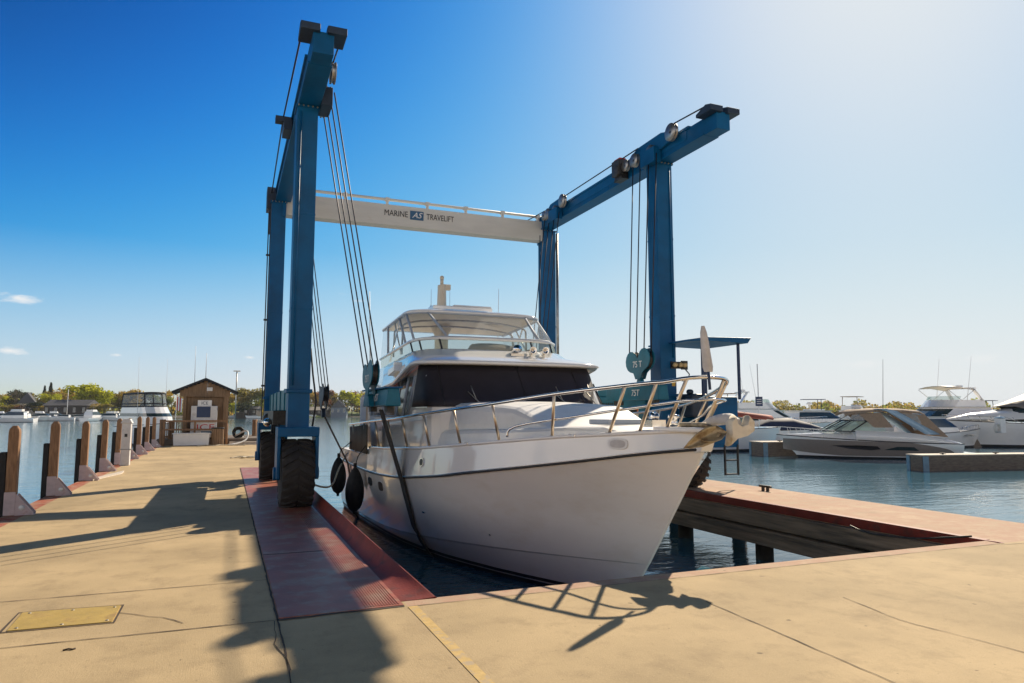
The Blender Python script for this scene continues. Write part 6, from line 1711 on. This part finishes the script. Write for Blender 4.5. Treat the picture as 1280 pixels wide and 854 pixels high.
FOL = {'lime': foliage('fresh lime leaves', (.46, .46, .03)), 'olive': foliage('olive leaves', (.30, .25, .06)), 'gold': foliage('golden budding leaves', (.46, .32, .06)), 'dark': foliage('dark evergreen needles', (.04, .055, .03)),
       'rust': foliage('rusty budding leaves', (.26, .13, .055)), 'green': foliage('mid green leaves', (.24, .27, .05)), 'bare': foliage('thin grey brown twigs', (.12, .10, .07))}
def crown(seed, n=900, conifer=False, loose=1.0):
    rr = random.Random(seed); mb = MB()
    lobes = [(Vector((0, 0, .62)), .30)]
    for k in range(9):
        a = rr.uniform(0, 6.28); q = rr.uniform(.12, .34)
        lobes.append((Vector((q * math.cos(a), q * math.sin(a), rr.uniform(.38, .84))), rr.uniform(.10, .20)))
    for i in range(n):
        if conifer:
            z = rr.random() ** 1.3; a = rr.uniform(0, 6.28); r_ = (1 - z) * .22 * rr.uniform(.5, 1.05)
            c = Vector((r_ * math.cos(a), r_ * math.sin(a), .1 + .9 * z)); s = .035
        else:
            L, R_ = lobes[min(len(lobes) - 1, int(rr.random() * len(lobes)))]
            d = Vector((rr.gauss(0, 1), rr.gauss(0, 1), rr.gauss(0, 1))).normalized()
            c = L + d * R_ * (rr.random() ** .4) * rr.uniform(.8, 1.1); s = rr.uniform(.018, .036) * loose
        nrm = Vector((rr.gauss(0, 1), rr.gauss(0, 1), rr.gauss(0, 1))).normalized()
        u_ = nrm.orthogonal().normalized() * s; v_ = nrm.cross(u_).normalized() * s * rr.uniform(.6, 1.1)
        mb._add([c - u_ - v_ * .6, c + u_ * .3 - v_, c + u_ + v_ * .5, c - u_ * .2 + v_], [(0, 1, 2, 3)])
    return mb
crown_me = {}
for k in range(5):
    o = crown(20 + k, 1500).build('crown', FOL['green']); crown_me['c%d' % k] = o.data; bpy.data.objects.remove(o)
o = crown(40, 1100, True).build('crown', FOL['dark']); crown_me['con'] = o.data; bpy.data.objects.remove(o)
o = crown(50, 500, loose=.6).build('crown', FOL['bare']); crown_me['thin'] = o.data; bpy.data.objects.remove(o)
tr_mb = MB(); tr_mb.tube([(0, 0, -.05), (0.005, 0, .25), (-.005, .01, .6)], .022, 7, r2=.008)
for a in range(5):
    q = a * 1.3; tr_mb.tube([(0, 0, .22 + .05 * a), (.12 * math.cos(q), .12 * math.sin(q), .42 + .05 * a), (.2 * math.cos(q), .2 * math.sin(q), .6 + .04 * a)], .010, 5, r2=.003)
o = tr_mb.build('trunk', M['bark']); trunk_me = o.data; bpy.data.objects.remove(o)
KINDL = {'lime': 'fresh lime green tree', 'olive': 'olive brown tree', 'gold': 'golden budding tree', 'dark': 'dark evergreen tree', 'rust': 'rusty red brown tree', 'green': 'mid green tree', 'bare': 'thin bare twigged tree'}
def tree(u, d, h, w, kind, label, seed, z0=0.3, con=False):
    p = bearing(u, d, z0)
    t = thing('shore_tree', label, 'tree', p, seed * 1.7, group='trees along the far shore')
    c = bpy.data.objects.new('crown', crown_me['con' if con else 'thin' if kind == 'bare' else 'c%d' % (seed % 5)]); COL.objects.link(c); c.parent = t
    c.scale = (w * 1.35, w * 1.35, h)
    c.material_slots[0].link = 'OBJECT'; c.material_slots[0].material = FOL[kind]
    k = bpy.data.objects.new('trunk', trunk_me); COL.objects.link(k); k.parent = t; k.scale = (h, h, h)
    return t
TR = [ # u, distance, height, width, kind, where
    (-14, 330, 11, 12, 'olive', 'beyond the left edge behind the cottage roofs', 0), (4, 318, 6, 8, 'lime', 'low, at the left edge', 0), (9, 350, 11, 11, 'gold', 'above the grey roof at the left edge', 0), (22, 322, 15, 5, 'bare', 'poking above the far left roofs', 0),
    (19, 345, 10, 9, 'lime', 'behind the steep gable', 0), (34, 342, 12.5, 14, 'dark', 'big and rounded, left of the pale gable', 0), (24, 300, 4.5, 8, 'rust', 'low, in front of the left cottages', 0), (46, 300, 6, 8, 'dark', 'low, beside the pale gable', 0), (14, 300, 5.5, 7, 'olive', 'low, under the left cottages', 0),
    (54, 335, 12, 10, 'olive', 'left of the twin spires', 0), (57, 350, 14.5, 9, 'dark', 'slim, left one of the twin spires', 1), (64.5, 350, 16, 11, 'dark', 'slim, right one of the twin spires', 1), (67, 318, 10.5, 9, 'lime', 'small, left of the dark house', 0), (52, 300, 5, 8, 'olive', 'low, left of the dark house', 0),
    (78, 335, 13.5, 13, 'gold', 'behind the dark house', 0), (91, 340, 11.5, 13, 'olive', 'just behind the dark house roof', 0), (60, 302, 4.2, 7, 'gold', 'low, near the low tan house', 0),
    (106, 300, 13.5, 13, 'lime', 'large, left one of the bright pair', 0), (114, 305, 12, 10, 'olive', 'between the bright pair', 0), (122, 298, 14, 12, 'lime', 'tallest of the bright pair', 0), (133, 300, 12, 10, 'lime', 'right end of the bright group', 0),
    (118, 286, 5, 9, 'gold', 'low, under the bright pair', 0), (132, 284, 5, 8, 'olive', 'low, under the bright group', 0), (143, 315, 11.5, 9, 'dark', 'right of the bright group', 0), (152, 310, 11, 10, 'olive', 'above the power pedestal', 0), (162, 308, 12, 10, 'gold', 'left of the black canopied cruiser', 0),
    (172, 312, 11, 10, 'dark', 'behind the black canopied cruiser', 0), (184, 320, 11, 11, 'olive', 'above the canopied cruiser', 0), (200, 318, 11, 11, 'green', 'right above the canopied cruiser', 0), (216, 325, 12, 11, 'gold', 'left of the hut roof', 0),
    (288, 340, 11, 10, 'gold', 'right of the hut eave', 0), (300, 350, 12, 11, 'olive', 'behind the light pole', 0), (312, 345, 14, 12, 'olive', 'tall, right of the light pole', 0), (324, 350, 14, 12, 'green', 'left of the hoist column', 0), (336, 370, 13, 12, 'lime', 'beside the hoist column', 0), (306, 330, 6, 8, 'dark', 'low, by the boat shed', 0), (291, 332, 6, 7, 'lime', 'low, right of the hut', 0),
    (350, 430, 15, 14, 'gold', 'hidden partly by the hoist column', 0), (390, 445, 17, 14, 'gold', 'right of the hoist column', 0), (402, 450, 17, 15, 'rust', 'behind the rear hook block', 0), (411, 455, 15, 12, 'olive', 'above the low brown house', 0), (420, 462, 15, 14, 'olive', 'behind the boathouse', 0), (432, 455, 15, 13, 'green', 'right of the boathouse', 0), (441, 445, 17, 15, 'lime', 'bright, left of the spreader bar', 0), (451, 460, 16, 13, 'rust', 'next to the spreader bar', 0), (462, 470, 16, 14, 'olive', 'behind the spreader bar', 0), (430, 436, 6, 6, 'gold', 'small, right beside the boathouse', 0), (476, 480, 16, 14, 'olive', 'behind the yacht house', 0)]
for i, (u, d, h, w, kd, wh, con) in enumerate(TR):
    tree(u, d, h, w, kd, KINDL[kd] + ' ' + wh, i, 0.5, bool(con))
# far-off wood that reads as one mass: behind the single trees and along the right horizon
def wood(name, spec, label, cols, seed):
    rr = random.Random(seed); mb = MB()
    for u0, u1, d, h, nn in spec:
        for k in range(nn):
            u = rr.uniform(u0, u1); dd = d + rr.uniform(0, 60)
            hh = h * rr.uniform(.55, 1.0) * (0.8 + .2 * math.sin(u * .13))
            p = bearing(u, dd, .3)
            mi = rr.randrange(len(cols)); mb.slot(mi)
            for q in range(46):
                a = rr.uniform(0, 6.28); z = rr.uniform(.0, 1.0)
                r_ = h * .42 * math.sqrt(max(0, 1 - (2 * z - .9) ** 2 * .8)) * rr.uniform(.4, 1)
                c = p + Vector((r_ * math.cos(a), r_ * math.sin(a), hh * z))
                s = h * .075
                nrm = Vector((rr.gauss(0, 1), rr.gauss(0, 1), rr.gauss(0, 1))).normalized(); u_ = nrm.orthogonal().normalized() * s; v_ = nrm.cross(u_) * rr.uniform(.6, 1)
                mb._add([c - u_ - v_ * .6, c + u_ * .3 - v_, c + u_ + v_ * .5, c - u_ * .2 + v_], [(0, 1, 2, 3)])
    return tag(mb.build(name, [FOL[c] for c in cols]), label, 'woodland', kind='stuff')
wood('woodland', [(-80, 350, 380, 10, 150), (340, 520, 490, 13, 70)], 'mixed spring woodland behind the single trees on the far shore', ['olive', 'gold', 'dark', 'green'], 3)
wood('woodland', [(480, 880, 700, 10, 60), (880, 1120, 540, 12.5, 130), (1100, 1420, 470, 11.5, 140)], 'low hazy tree line along the right horizon behind the boats', ['olive', 'gold', 'green'], 4)

# thin summer air: far trees fade a little
hz = bpy.data.materials.new('haze air'); hz.use_nodes = True
hn = hz.node_tree.nodes; hn.clear()
ho = hn.new('ShaderNodeOutputMaterial'); hv = hn.new('ShaderNodeVolumePrincipled')
hv.inputs['Density'].default_value = 0.00012; hv.inputs['Color'].default_value = (.88, .93, 1, 1)
hz.node_tree.links.new(hv.outputs[0], ho.inputs['Volume'])
USE_HAZE = True
if USE_HAZE:
    tag(MB().box(-1510, 1510, -310, 2210, -7, 24).build('haze', hz), kind='stuff')
